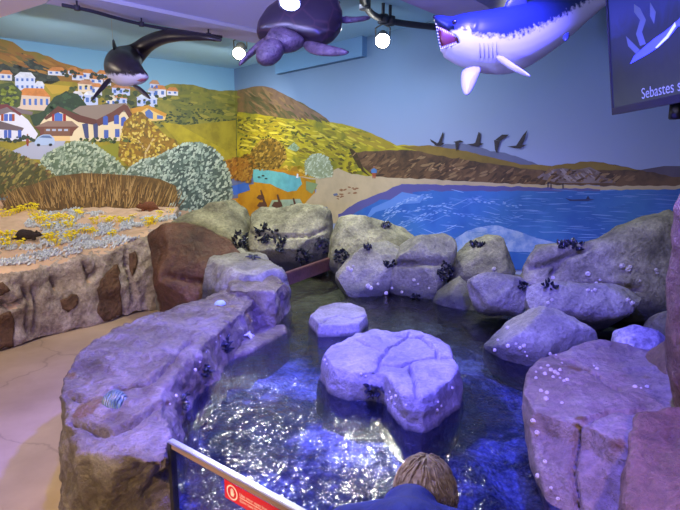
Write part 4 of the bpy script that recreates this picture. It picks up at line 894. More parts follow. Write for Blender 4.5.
def flower_mesh():
    bm = bmesh.new()
    for q in range(7):
        a = q * 2.4; r = .018 * math.sqrt(q); bmesh.ops.create_icosphere(bm, subdivisions=1, radius=1, matrix=Matrix.Translation((r * 1.6 * math.cos(a), r * math.sin(a), .05 + .01 * (q % 3))) @ Matrix.Diagonal((.016, .016, .009, 1)))
        tube(bm, [(r * .4 * math.cos(a), r * .4 * math.sin(a), -.01), (r * 1.6 * math.cos(a), r * math.sin(a), .048)], .003, 5)
    me = bpy.data.meshes.new('yellow_flower_cluster'); bm.to_mesh(me); bm.free(); me.materials.append(M_yel); return me
FL = flower_mesh()
fp = [(52, 206), (57, 207), (61, 206), (68, 205), (72, 204), (77, 206), (64, 210), (34, 209), (32, 213), (42, 216), (24, 211), (8, 216), (14, 214), (4, 217), (18, 213), (34, 219), (38, 223), (43, 221), (44, 224), (53, 221), (57, 219), (60, 221), (66, 221), (70, 222), (77, 214), (79, 217), (80, 213), (67, 228), (71, 228), (48, 230), (84, 234), (90, 233), (94, 235), (75, 236), (96, 224), (108, 223), (110, 224), (118, 222), (51, 240), (53, 241), (47, 241), (72, 242), (56, 246), (6, 239), (9, 239), (22, 246), (7, 246), (8, 248), (69, 239), (133, 219), (122, 224), (126, 223), (150, 224), (153, 224), (160, 216), (171, 213), (182, 214), (186, 212), (184, 218), (199, 213), (202, 214), (113, 238), (148, 226)]
for x, y in fp:
    p, nn = hit(bvb, x, y)
    if p is None: continue
    o = bpy.data.objects.new('yellow_flower_cluster', FL); link(o); orient(o, p, V((0, 0, 1)), random.uniform(0, 6), random.uniform(1.1, 1.7)); tag(o, 'tight cluster of tiny yellow blossoms in the silver-grey mat on the sandy planter', 'flowers', 'yellow blossom clusters on the planter')
# small furry animals on the sand
def skin(name, verts, edges, radii, mat, parent=None, levels=2, root=0, vox=0, zf=None):
    me = bpy.data.meshes.new(name); me.from_pydata([tuple(v) for v in verts], edges, []); o = bpy.data.objects.new(name, me); col.objects.link(o)
    o.modifiers.new('s', 'SKIN'); bpy.context.view_layer.update()
    sv = me.skin_vertices[0].data if me.skin_vertices else None
    if sv is None:
        pass
    for i, r in enumerate(radii):
        sv[i].radius = r if isinstance(r, tuple) else (r, r); sv[i].use_root = (i == root)
    if levels: s = o.modifiers.new('u', 'SUBSURF'); s.levels = levels; s.render_levels = levels
    if vox: r_ = o.modifiers.new('r', 'REMESH'); r_.mode = 'VOXEL'; r_.voxel_size = vox; q = o.modifiers.new('q', 'SMOOTH'); q.iterations = 2
    bake(o); o.data.materials.clear(); o.data.materials.append(mat); o.data.polygons.foreach_set('use_smooth', [True] * len(o.data.polygons))
    if parent: o.parent = parent; o.matrix_parent_inverse = Matrix.Translation(-V(parent.location))
    return o
def capsule_body(nm, vs_, es_, rd_, mat, parent=None, vox=.01, it=5):
    bm = bmesh.new()
    for p, r in zip(vs_, rd_): bmesh.ops.create_icosphere(bm, subdivisions=3, radius=r, matrix=Matrix.Translation(p))
    for a, b in es_:
        tube(bm, [V(vs_[a]).lerp(V(vs_[b]), k / 6) for k in range(7)], [rd_[a] + (rd_[b] - rd_[a]) * k / 6 for k in range(7)], 18)
    o = bm_obj(nm, bm, mat, parent); m = o.modifiers.new('r', 'REMESH'); m.mode = 'VOXEL'; m.voxel_size = vox; s = o.modifiers.new('s', 'SMOOTH'); s.iterations = it; bake(o)
    o.data.polygons.foreach_set('use_smooth', [True] * len(o.data.polygons)); return o
def critter(x, y, s, spin, mat, nm, label, ear):
    p, nn = hit(bvb, x, y)
    vs = [(-.5, 0, .28), (-.25, 0, .38), (.1, 0, .36), (.4, 0, .34), (.62, 0, .36), (.82, 0, .30), (-.8, 0, .12), (-1.3, .1, .06), (.3, .16, .05), (.3, -.16, .05), (-.3, .2, .05), (-.3, -.2, .05), (.42, .16, .02), (.42, -.16, .02), (-.12, .22, .02), (-.12, -.22, .02)]
    es = [(0, 1), (1, 2), (2, 3), (3, 4), (4, 5), (0, 6), (6, 7), (3, 8), (3, 9), (1, 10), (1, 11), (8, 12), (9, 13), (10, 14), (11, 15)]
    rd = [.2, .32, .28, .18, .16, .05, .04, .015, .06, .06, .1, .1, .05, .05, .06, .06]
    M = Matrix.Translation(p) @ Matrix.Rotation(spin, 4, 'Z')
    o = capsule_body(nm, [M @ (V(v) * s) for v in vs], es, [r * s * 1.15 for r in rd], mat, vox=s * .03, it=4); tag(o, label, 'animal')
    for sy in (1, -1):
        bm = bmesh.new(); bmesh.ops.create_icosphere(bm, subdivisions=2, radius=1, matrix=M @ Matrix.Diagonal((s, s, s, 1)) @ Matrix.Translation((.54, sy * .12, .54)) @ Matrix.Diagonal((.05, .07, ear, 1))); bm_obj('ear', bm, mat, o)
        bm = bmesh.new(); bmesh.ops.create_icosphere(bm, subdivisions=2, radius=.03 * s, matrix=M @ Matrix.Diagonal((s, s, s, 1)) @ Matrix.Translation((.7, sy * .13, .4)) @ Matrix.Diagonal((1 / s,) * 3 + (1,))); bm_obj('eye', bm, M_mus, o)
critter(28, 240, .21, .35, plain('fur_dark', srgb(52, 40, 36), .9, noise_amt=.4, scale=60, bump=.6, bscale=200), 'field_mouse', 'small dark brown mouse on the sand amid the silver-grey mat', .1)
critter(148, 211, .26, 3.3, plain('fur_brown', srgb(112, 66, 40), .9, noise_amt=.4, scale=60, bump=.6, bscale=200), 'brush_rabbit', 'brown furry animal crouching where sandy planter meets the painted grass', .16)
# ------------------------------------------------------------------ bodies built from rings
def loft_bm(bm, pts, rx, ry, seg=20, up=V((0, 0, 1)), offs=None):
    """pts centre line, rx half width (sideways), ry half height"""
    n = len(pts); rings = []
    for i, p in enumerate(pts):
        t = (pts[min(i + 1, n - 1)] - pts[max(i - 1, 0)]).normalized(); s = t.cross(up).normalized(); u = s.cross(t).normalized()
        rings.append([bm.verts.new(p + s * rx[i] * math.cos(a) + u * ry[i] * math.sin(a)) for a in [2 * math.pi * k / seg for k in range(seg)]])
    for i in range(n - 1):
        for k in range(seg): bm.faces.new((rings[i][k], rings[i][(k + 1) % seg], rings[i + 1][(k + 1) % seg], rings[i + 1][k]))
    bm.faces.new(rings[0][::-1]); bm.faces.new(rings[-1]); return rings
def fin_bm(bm, outline, th):
    """outline world points; a lens-thick fin"""
    c = sum(outline, V()) / len(outline); n = V()
    for i in range(len(outline)): n += (outline[i] - c).cross(outline[(i + 1) % len(outline)] - c)
    n.normalize(); o = [bm.verts.new(p) for p in outline]; m = len(o)
    for s in (1, -1):
        r1 = [bm.verts.new(c + (p - c) * .72 + n * s * th * .38) for p in outline]; r2 = [bm.verts.new(c + (p - c) * .3 + n * s * th * .5) for p in outline]
        for i in range(m):
            j = (i + 1) % m; bm.faces.new((o[i], o[j], r1[j], r1[i])); bm.faces.new((r1[i], r1[j], r2[j], r2[i]))
        bm.faces.new(r2)
def catmull(vals, n):
    P3 = [V((v, 0, 0)) for v in vals]; return [p.x for p in smooth_path(P3, n)]
def two_tone(name, top, bot, rough=.35):
    m, nt, b = new_mat(name); a = N(nt, 'ShaderNodeAttribute'); a.attribute_name = 'tone'; p = coords(nt)
    n = N(nt, 'ShaderNodeTexNoise', Scale=40.0, Detail=3.0); nt.links.new(p, n.inputs['Vector'])
    ad = N(nt, 'ShaderNodeMath', operation='MULTIPLY_ADD'); nt.links.new(n.outputs['Fac'], ad.inputs[0]); ad.inputs[1].default_value = .5; nt.links.new(a.outputs['Fac'], ad.inputs[2])
    r = ramp(nt, [(.68, bot), (.84, top)]); nt.links.new(ad.outputs[0], r.inputs['Fac']); nt.links.new(r.outputs['Color'], b.inputs['Base Color']); b.inputs['Roughness'].default_value = rough
    return m
def set_tone(o, fn):
    at = o.data.attributes.new('tone', 'FLOAT', 'POINT')
    for i, v in enumerate(o.data.vertices): at.data[i].value = fn(v.co)
def path_side(pts, p):
    """height of p against the centre line"""
    b = min(range(len(pts)), key=lambda i: (pts[i] - p).length_squared); return p.z - pts[b].z, b
# ---- gaping shark model
YS = 3.6
Sp = [(447, 37, 18), (460, 39, 23), (475, 41, 26.5), (492, 42, 29.5), (510, 40, 30.5), (530, 32, 28), (550, 22.5, 24), (570, 11, 19.5), (590, 0, 14.5), (610, -11, 10), (632, -26, 7.5), (652, -38, 5.5)]
pts = [at_y(x, y, YS + .25 * max(0, (x - 470)) / 180) for x, y, _ in Sp]; rr = [r * YS / F * 1.0 for *_, r in Sp]
pc = smooth_path(pts, 4); rc = catmull(rr, 4)
sh = empty('shark_model', pts[3], 'blue-backed white-bellied shark model with gaping toothy mouth hanging from the ceiling', 'shark model')
bm = bmesh.new(); loft_bm(bm, pc, [r * .72 for r in rc], rc, 28)
# snout over the mouth
sn = [(434.5, 17, 2.6), (439, 20, 6), (446, 24, 9), (456, 29, 13.5), (470, 34, 19)]
loft_bm(bm, smooth_path([at_y(x, y, YS) for x, y, _ in sn], 3), [v * .95 for v in catmull([r * YS / F for *_, r in sn], 3)], catmull([r * YS / F * .8 for *_, r in sn], 3), 20)
jw = [(440.5, 49, 2.2), (446, 51, 4.2), (454, 54, 6.5), (466, 56, 10)]
loft_bm(bm, smooth_path([at_y(x, y, YS) for x, y, _ in jw], 3), [v * 1.3 for v in catmull([r * YS / F for *_, r in jw], 3)], catmull([r * YS / F * .8 for *_, r in jw], 3), 20)
body = bm_obj('body', bm, two_tone('shark_skin', (.02, .035, .10), (.60, .60, .66)), sh)
m = body.modifiers.new('r', 'REMESH'); m.mode = 'VOXEL'; m.voxel_size = .010; s = body.modifiers.new('s', 'SMOOTH'); s.iterations = 6
bake(body)
# carve the open mouth
MC = at_y(446, 40, YS - .06)
mouth_in = [at_y(x, y, YS - .09) for x, y in ((439, 27), (446, 30), (455, 34), (459, 42), (452, 45), (442, 48), (438, 40))]
for v in body.data.vertices:
    px, py = proj(v.co)
    if inside([(430, 25), (440, 29), (448, 32), (456, 36), (459, 42), (452, 45.5), (443, 48), (430, 50)], px, py) and v.co.y < YS + .05:
        v.co += V((.05, .10, 0))
body.data.polygons.foreach_set('use_smooth', [True] * len(body.data.polygons))
def tfun(c):
    h, b = path_side(pc, c); return .42 + h / max(rc[b], .02) * .9 + (-.1 if b < 6 else .06)
set_tone(body, tfun)
bm = bmesh.new(); fin_bm(bm, [at_y(x, y, YS - .085 + (x - 438) * .0012) for x, y in ((438, 26), (446, 29.5), (454, 33), (458, 37), (459, 42), (452, 45.5), (442, 48.5), (438.5, 40))], .05)
bm_obj('mouth', bm, plain('mouth_lining', (.17, .035, .035), .4), sh)
M_tooth = plain('tooth', (.85, .84, .80), .3); bm = bmesh.new()
def tooth(bm, x, y, dx, dy, y0):
    a = at_y(x, y, y0); b = at_y(x + dx, y + dy, y0 - .004); r = .0055; t = (b - a).normalized(); u = t.orthogonal().normalized(); w_ = t.cross(u)
    base = [bm.verts.new(a + (u * math.cos(k * 1.57) + w_ * math.sin(k * 1.57)) * r) for k in range(4)]; ap = bm.verts.new(b)
    for k in range(4): bm.faces.new((base[k], base[(k + 1) % 4], ap))
for k in range(12):
    t = k / 11; tooth(bm, 437 + 19 * t, 26.5 + 9 * t, -.4, 2.6, YS - .11 + .02 * t)
for k in range(10):
    t = k / 9; tooth(bm, 441 + 15 * t, 49 - 5 * t, -.4, -2.6, YS - .11 + .02 * t)
for k in range(8):
    t = k / 7; tooth(bm, 435.5 + 4 * t, 24 + 22 * t, 1.8, .3, YS - .10)
bm_obj('teeth', bm, M_tooth, sh, smooth=False)
bm = bmesh.new(); bmesh.ops.create_uvsphere(bm, u_segments=14, v_segments=10, radius=.017, matrix=Matrix.Translation(at_y(454.5, 22, YS - .125))); bm_obj('eye', bm, M_mus, sh)
bm = bmesh.new(); bmesh.ops.create_uvsphere(bm, u_segments=10, v_segments=8, radius=.012, matrix=Matrix.Translation(at_y(434.5, 17, YS - .005))); bm_obj('nose_tip', bm, M_mus, sh)
bm = bmesh.new()   # gill slits
for k in range(5):
    x = 480 + 4.2 * k; q = [at_y(x - 1.5 + 3 * math.sin(j / 5 * 1.6) - .2 * j, 35 + 4.6 * j, YS + .05 - .14 - .035 * math.sin(j / 5 * 3.1)) for j in range(6)]; tube(bm, q, .003, 6)
bm_obj('gill_slit', bm, plain('gill', (.42, .42, .50), .6), sh)['kind'] = 'stuff'
MF = plain('fin_pale', (.50, .50, .58), .4); MFD = plain('fin_dark', (.05, .07, .16), .4)
def fin(nm, pl, th, mat, root, lab=None):
    bm = bmesh.new(); fin_bm(bm, [at_y(*p) for p in pl], th); o = bm_obj(nm, bm, mat, root)
    s = o.modifiers.new('s', 'SUBSURF'); s.levels = 1; s.render_levels = 1; bake(o)
    if lab: o['label'] = lab
    return o
fin('pectoral_fin', [(462, 66, 3.5), (485, 63, 3.5), (480, 73, 3.47), (476, 84, 3.44), (471, 94, 3.4), (466, 98, 3.38), (462, 94, 3.4), (460, 84, 3.44), (460, 74, 3.47)], .03, MF, sh, 'pale hanging fin')
fin('pectoral_fin', [(492, 54, 3.42), (502, 54, 3.42), (512, 63, 3.32), (525, 71, 3.22), (537, 79.5, 3.1), (524, 76.5, 3.2), (508, 69, 3.3), (497, 61, 3.38)], .03, MF, sh, 'pale outstretched fin')
fin('dorsal_fin', [(500, 14, 3.62), (504, 4, 3.62), (512, -10, 3.62), (522, -18, 3.62), (526, -10, 3.62), (527, 0, 3.62), (532, 10, 3.62)], .04, MFD, sh)
fin('pelvic_fin', [(561, 36, 3.6), (570, 29, 3.6), (570, 36, 3.58), (567, 43, 3.55), (563, 41, 3.57)], .02, MFD, sh)
fin('tail_fin', [(645, -36, 3.85), (655, -60, 3.9), (668, -84, 3.95), (664, -50, 3.88), (670, -36, 3.85), (682, -16, 3.85), (664, -26, 3.85)], .03, MFD, sh)
def wires(root, L):
    for x, y, yy, zt in L:
        a = at_y(x, y, yy); bm = bmesh.new(); tube(bm, [a, V((a.x, a.y, zt))], .0015, 6); bm_obj('hanging_wire', bm, plain('wire_steel', (.5, .5, .5), .4, 1) if 'wire_steel' not in bpy.data.materials else bpy.data.materials['wire_steel'], root)
wires(sh, [(515, 12, 3.65, ZUP), (590, -12, 3.75, ZUP)])
# ---- dark thresher model seen head on, its long tail sweeping aside
th = empty('thresher_shark_model', at_y(126, 66, 4.2), 'dark thresher shark model seen head-on with a long whip tail sweeping along the beam', 'shark model')
T1 = [(147, 77, 4.0, 2.5, 2), (143, 76, 4.02, 6.5, 5), (137, 75, 4.06, 10, 9), (130, 72, 4.12, 14, 13), (124, 69, 4.25, 16, 16), (122, 67, 4.5, 16, 16.5), (124, 63, 4.7, 15, 15), (130, 58, 4.85, 12, 12), (138, 52, 4.9, 8.5, 9), (147, 44.5, 4.85, 6.5, 8), (159, 38.5, 4.7, 5, 7), (174, 35.5, 4.55, 4.2, 6), (192, 36, 4.45, 3.4, 4.6), (208, 37.5, 4.4, 2.6, 3.2), (222, 40.5, 4.4, 1.4, 1.6)]
tp = smooth_path([at_y(a, b, c) for a, b, c, _, _ in T1], 5); trx = catmull([r[3] * r[2] / F for r in T1], 5); try_ = catmull([r[4] * r[2] / F for r in T1], 5)
bm = bmesh.new(); loft_bm(bm, tp, trx, try_, 24, up=V((.05, .1, 1)))
tb = bm_obj('body', bm, two_tone('thresher_skin', (.018, .014, .018), (.62, .60, .60)), th)
m = tb.modifiers.new('r', 'REMESH'); m.mode = 'VOXEL'; m.voxel_size = .010; s = tb.modifiers.new('s', 'SMOOTH'); s.iterations = 4; bake(tb)
def tf2(c):
    px, py = proj(c)
    if c.y > 4.4 or px > 150: return 1.0
    return .24 + (79 - py) * .06
set_tone(tb, tf2); tb.data.polygons.foreach_set('use_smooth', [True] * len(tb.data.polygons))
bm = bmesh.new(); fin_bm(bm, [at_y(x, y, 3.985) for x, y in ((137, 80.5), (142, 78.5), (147, 78.5), (146, 80.5), (141, 82))], .04); bm_obj('mouth', bm, plain('mouth_pink', (.32, .10, .09), .4), th)
bm = bmesh.new(); bmesh.ops.create_uvsphere(bm, u_segments=12, v_segments=8, radius=.013, matrix=Matrix.Translation(at_y(131, 72, 4.0))); bm_obj('eye', bm, plain('eye_gloss', (.01, .01, .01), .1), th)
MB = plain('thresher_fin', (.02, .016, .02), .4)
fin('pectoral_fin', [(108, 76, 4.15), (114, 77, 4.15), (110, 83, 4.1), (101, 92, 4.0), (90, 103, 3.9), (88, 104, 3.9), (94, 95, 3.98), (102, 85, 4.08)], .025, MB, th)
fin('pectoral_fin', [(130, 84, 4.1), (137, 84, 4.1), (144, 89, 4.0), (150, 96, 3.9), (153, 101, 3.85), (148, 99, 3.88), (140, 93, 3.98), (134, 88, 4.06)], .025, MB, th)
fin('dorsal_fin', [(113, 52, 4.3), (118, 52, 4.6), (116, 46, 4.6), (113.5, 38.5, 4.6), (112.5, 38, 4.55), (112.4, 44, 4.4)], .02, MB, th)
wires(th, [(112.8, 40, 4.55, ZUP)])
# ---- sea turtle
YT = 3.35
tu = empty('sea_turtle_model', at_y(305, 24, YT), 'purple-lit sea turtle model hanging overhead with spread flippers', 'turtle model')
def turt_mat():
    m, nt, b = new_mat('turtle_shell'); p = coords(nt)
    v = N(nt, 'ShaderNodeTexVoronoi', feature='DISTANCE_TO_EDGE', Scale=7.0); nt.links.new(p, v.inputs['Vector'])
    r = ramp(nt, [(0, (.05, .025, .03)), (.05, (.022, .014, .02))]); nt.links.new(v.outputs['Distance'], r.inputs['Fac']); nt.links.new(r.outputs['Color'], b.inputs['Base Color']); b.inputs['Roughness'].default_value = .35
    bp = N(nt, 'ShaderNodeBump', Strength=.5, Distance=.01); nt.links.new(r.outputs['Color'], bp.inputs['Height']); bp.invert = True; nt.links.new(bp.outputs[0], b.inputs['Normal']); return m
M_ts = turt_mat(); M_tk = plain('turtle_skin', (.085, .06, .08), .45, noise_amt=.5, scale=22, bump=.9, bscale=60)
def infl(nm, outline, Yb, Yt, thick, mat, root, vox=.012, power=.7, center=None):
    v, f = inflate_geo(outline, Yb, Yt, thick, power=power, center=center); o = mesh_obj(nm, v, f, mat, root)
    m = o.modifiers.new('r', 'REMESH'); m.mode = 'VOXEL'; m.voxel_size = vox; s = o.modifiers.new('s', 'SMOOTH'); s.iterations = 4; bake(o)
    o.data.polygons.foreach_set('use_smooth', [True] * len(o.data.polygons)); return o
infl('shell', [(256, 36), (258, 24), (266, 12), (280, 2), (300, -6), (322, -8), (338, 0), (343, 14), (342, 28), (334, 38), (322, 44), (306, 42), (288, 38), (270, 38)], 3.3, 3.45, .20, M_ts, tu)
infl('neck', [(270, 32), (282, 30), (298, 36), (306, 42), (296, 48), (284, 50), (272, 50), (264, 42)], 3.24, 3.3, .14, M_tk, tu)
infl('head', [(256, 52), (262, 43), (272, 40), (282, 42), (285, 50), (280, 58), (272, 64), (262, 65), (256, 61)], 3.18, 3.22, .13, M_tk, tu)
fin('front_flipper', [(298, 40, 3.3), (310, 40, 3.28), (324, 44, 3.2), (338, 47, 3.14), (350, 50, 3.1), (353, 53, 3.08), (346, 56, 3.1), (330, 57, 3.14), (314, 56, 3.2), (303, 52, 3.27)], .05, M_tk, tu)
fin('front_flipper', [(276, 30, 3.3), (264, 36, 3.3), (252, 46, 3.26), (243, 56, 3.22), (236, 65, 3.2), (237, 69, 3.2), (243, 64, 3.22), (252, 56, 3.25), (262, 50, 3.27), (276, 44, 3.28)], .05, M_tk, tu)
fin('hind_flipper', [(338, 14, 3.4), (350, 17, 3.4), (362, 16, 3.4), (370, 15, 3.42), (374, 18, 3.42), (366, 22, 3.42), (352, 23, 3.4), (338, 26, 3.4)], .04, M_tk, tu)
fin('tail', [(334, 0, 3.45), (338, -1, 3.45), (342, 3, 3.45), (338, 6, 3.45)], .02, M_tk, tu)
wires(tu, [(320, -4, 3.4, ZLOW + .03)])
# ------------------------------------------------------------------ ceiling spotlights and their tracks
M_blk = plain('lamp_black', (.03, .03, .035), .4); M_trk = plain('track_grey', (.035, .035, .045), .6)
def lamp(px, py, y, tgt, rad, lens, label, zt):
    p = at_y(px, py, y); root = empty('track_spotlight', p, label, 'spotlight', None)
    d = (V(tgt) - p).normalized(); rot = d.to_track_quat('Z', 'Y').to_matrix().to_4x4(); M = Matrix.Translation(p) @ rot
    bm = bmesh.new(); prof = [(rad * .55, -rad * 2.6), (rad * .75, -rad * 2.3), (rad * .8, -rad * 1.2), (rad * 1.05, -rad * .5), (rad * 1.08, .0), (rad * .96, .0), (rad * .9, -rad * .3)]; S = 20; R = []
    for r, z in prof: R.append([bm.verts.new(M @ V((r * math.cos(2 * math.pi * k / S), r * math.sin(2 * math.pi * k / S), z))) for k in range(S)])
    for i in range(len(prof) - 1):
        for k in range(S): bm.faces.new((R[i][k], R[i][(k + 1) % S], R[i + 1][(k + 1) % S], R[i + 1][k]))
    bm.faces.new(R[0][::-1]); bm_obj('lamp_head', bm, M_blk, root)
    bm = bmesh.new(); bmesh.ops.create_cone(bm, cap_ends=True, segments=20, radius1=rad * .93, radius2=rad * .93, depth=.008, matrix=M @ Matrix.Translation((0, 0, -rad * .12))); bm_obj('lens', bm, lens, root)
    bm = bmesh.new(); top = p - d * rad * 1.6; s_ = d.cross(V((0, 0, 1))).normalized()
    tube(bm, [top + s_ * rad * .95, top + s_ * rad * 1.0 + V((0, 0, rad * 1.2)), top + V((0, 0, rad * 1.7)), top - s_ * rad * 1.0 + V((0, 0, rad * 1.2)), top - s_ * rad * .95], rad * .1, 8)
    tube(bm, [top + V((0, 0, rad * 1.6)), V((top.x, top.y, zt))], rad * .14, 8); bm_obj('yoke', bm, M_blk, root)
    return p, d, root
def track(pts, rad, label, hang, zt):
    P_ = smooth_path(pts, 8); root = empty('lamp_track', pts[0], label, 'lamp track')
    bm = bmesh.new(); tube(bm, P_, rad, 8); bm_obj('rail', bm, M_trk, root)
    for i in hang:
        p = P_[i]; bm = bmesh.new(); tube(bm, [p, V((p.x, p.y, zt))], rad * .5, 8); bmesh.ops.create_cone(bm, cap_ends=True, segments=12, radius1=rad * 1.6, radius2=rad * 1.6, depth=rad * 2.4, matrix=Matrix.Translation(p)); bm_obj('hanger', bm, M_trk, root)
LA = at_y(381, 21, 7.6)
ZT = LA.z
track([at_z(362, -6, ZT), at_z(365, 5, ZT), at_z(372, 14, ZT), at_z(383, 19, ZT), at_z(398, 22.5, ZT), at_z(416, 25, ZT), at_z(440, 27.5, ZT), at_z(480, 31, ZT)], .045, 'curved grey lamp track hanging between turtle and gaping shark', [8, 24, 28], ZUP)
TB = [at_z(x, y - 2, 3.25) for x, y in ((62, 7), (75, 9.5), (95, 14), (120, 21), (150, 28), (190, 34.5), (222, 39))]
track(TB, .014, 'thin grey lamp track running along under the beam above the thresher', [9, 30, 44], ZLOW)
l1p, l1d, _ = lamp(382.5, 41, 7.6, (.1, 2.0, .6), .105, emit('lens_white', (1, 1, .93), 60), 'glaring white spotlight hanging from the curved track beside the shark', ZT)
l2p, l2d, _ = lamp(239, 54, 6.9, (-1.3, 3.2, .6), .085, emit('lens_warm', (1, .97, .88), 30), 'black spotlight with lit lens near the room corner, beside the turtle flipper', ZUP)
l3p, l3d, _ = lamp(290, 4, 2.6, (-.30, 1.6, .6), .05, emit('lens_blue', (.62, .68, 1), 14), 'blue-white glowing lamp in front of the turtle shell', ZLOW + .03)
# ------------------------------------------------------------------ television
bl = at_y(613, 115, 2.75); br_ = at_z(680, 102.5, bl.z); e = (br_ - bl).normalized(); dd = ray(607, 0); t = (bl - cam_loc).dot(e) / dd.dot(e); tl = cam_loc + dd * t
upv = (tl - bl); upv = upv.normalized(); nrm = e.cross(upv).normalized()
if nrm.dot(cam_loc - bl) < 0: nrm = -nrm
tv = empty('television', bl, 'wall-hung flat television showing a blue fish, tilted down beside the gaping shark', 'television')
TW, TH = 1.02, .62
def tvq(u0, v0, u1, v1, d0, d1, name, mat, parent=tv, bev=0):
    bm = bmesh.new(); c = [bl + e * u + upv * v + nrm * d for d in (d0, d1) for u, v in ((u0, v0), (u1, v0), (u1, v1), (u0, v1))]; vs = [bm.verts.new(p) for p in c]
    for f in ((0, 1, 2, 3), (4, 5, 6, 7), (0, 1, 5, 4), (1, 2, 6, 5), (2, 3, 7, 6), (3, 0, 4, 7)): bm.faces.new([vs[i] for i in f])
    return bm_obj(name, bm, mat, parent, smooth=False)
M_tv = plain('tv_plastic', (.006, .007, .012), .45)
tvq(0, 0, TW, TH, -.05, -.004, 'housing', M_tv)
fb = bmesh.new()
for a in ((0, 0, TW, .035), (0, TH - .015, TW, TH), (0, .035, .013, TH - .015), (TW - .013, .035, TW, TH - .015)):
    vs = [fb.verts.new(bl + e * u + upv * v + nrm * d) for d in (-.004, .006) for u, v in ((a[0], a[1]), (a[2], a[1]), (a[2], a[3]), (a[0], a[3]))]
    for f in ((0, 1, 2, 3), (4, 5, 6, 7), (0, 1, 5, 4), (1, 2, 6, 5), (2, 3, 7, 6), (3, 0, 4, 7)): fb.faces.new([vs[i] for i in f])
bm_obj('bezel', fb, M_tv, tv, smooth=False)
def screen_mat():
    m, nt, b = new_mat('tv_screen'); p = coords(nt); n = N(nt, 'ShaderNodeTexNoise', Scale=4.0, Detail=4.0, Distortion=1.5); nt.links.new(p, n.inputs['Vector'])
    s = N(nt, 'ShaderNodeSeparateXYZ'); nt.links.new(p, s.inputs[0]); mr = N(nt, 'ShaderNodeMapRange'); nt.links.new(s.outputs['Z'], mr.inputs[0]); mr.inputs[1].default_value = bl.z; mr.inputs[2].default_value = bl.z + .6
    ad = N(nt, 'ShaderNodeMath', operation='MULTIPLY_ADD'); nt.links.new(n.outputs['Fac'], ad.inputs[0]); ad.inputs[1].default_value = .5; nt.links.new(mr.outputs[0], ad.inputs[2])
    r = ramp(nt, [(.25, srgb(70, 78, 84)), (.55, srgb(52, 60, 72)), (.8, srgb(44, 56, 100)), (1, srgb(50, 64, 170))]); nt.links.new(ad.outputs[0], r.inputs['Fac'])
    nt.links.new(r.outputs['Color'], b.inputs['Emission Color']); b.inputs['Emission Strength'].default_value = .62; b.inputs['Base Color'].default_value = (.01, .01, .012, 1); b.inputs['Roughness'].default_value = .3; b.inputs['Specular IOR Level'].default_value = .1; return m
scr = tvq(.013, .035, TW - .013, TH - .015, -.003, .001, 'screen', screen_mat())
tvn = bl + nrm * .0025
def onscreen(pl, nm, mat, off=.0025):
    bm = bmesh.new(); bm.faces.new([bm.verts.new(at_plane(x, y, bl + nrm * off, nrm)) for x, y in pl]); return bm_obj(nm, bm, mat, scr, smooth=False)
onscreen([(630, 64), (634, 56), (644, 47), (655, 38), (664, 32), (674, 24), (690, 8), (706, 0), (706, 18), (690, 26), (678, 26), (670, 36), (660, 46), (648, 54)], 'fish_picture', emit('screen_blue', srgb(66, 76, 226), .9))
onscreen([(675, 22), (676, 26), (668, 38), (657, 48), (655, 47.6), (666, 36)], 'fin_highlight', emit('screen_pale', srgb(170, 180, 240), .9), .0032)
kelp = bmesh.new()
for pl in ([(634, 4), (640, 8), (646, 20), (642, 32), (646, 44), (640, 46), (636, 34), (640, 20), (634, 12)], [(626, 36), (634, 44), (640, 50), (636, 54), (628, 46)], [(650, 2), (656, 12), (654, 24), (650, 16)]):
    kelp.faces.new([kelp.verts.new(at_plane(x, y, bl + nrm * .0022, nrm)) for x, y in pl])
bm_obj('kelp_picture', kelp, emit('screen_kelp', srgb(64, 74, 100), .7), scr, smooth=False)
cu = bpy.data.curves.new('t', 'FONT'); cu.body = 'Sebastes s'; cu.size = 1; cu.extrude = 0
to = bpy.data.objects.new('screen_caption', cu); col.objects.link(to); bpy.context.view_layer.update()
me = bpy.data.meshes.new_from_object(to.evaluated_get(bpy.context.evaluated_depsgraph_get())); bpy.data.objects.remove(to)
t0 = at_plane(641.5, 99, bl + nrm * .003, nrm); t1 = at_plane(681, 90.5, bl + nrm * .003, nrm); wid = max(v.co.x for v in me.vertices); sc_ = (t1 - t0).length / wid; hdir = (t1 - t0).normalized()
th_ = (at_plane(641.5, 88, bl + nrm * .003, nrm) - t0).length / .72
for v in me.vertices: v.co = t0 + hdir * v.co.x * sc_ + upv * v.co.y * th_
me.materials.append(emit('screen_text', srgb(104, 112, 112), .8)); o = bpy.data.objects.new('screen_caption', me); link(o, scr)
bm = bmesh.new(); g = at_z(669, 112, bl.z - .03); box_bm(bm, g - nrm * .03, .035, .05, .07, None, .004); bm_obj('sensor_box', bm, M_tv, tv)
bm = bmesh.new(); g = bl + e * .5 + upv * .35 - nrm * .12; tube(bm, [bl + e * .5 + upv * .35 - nrm * .05, g, V((g.x, g.y, ZUP))], .025, 12); bm_obj('ceiling_mount', bm, M_tv, tv)
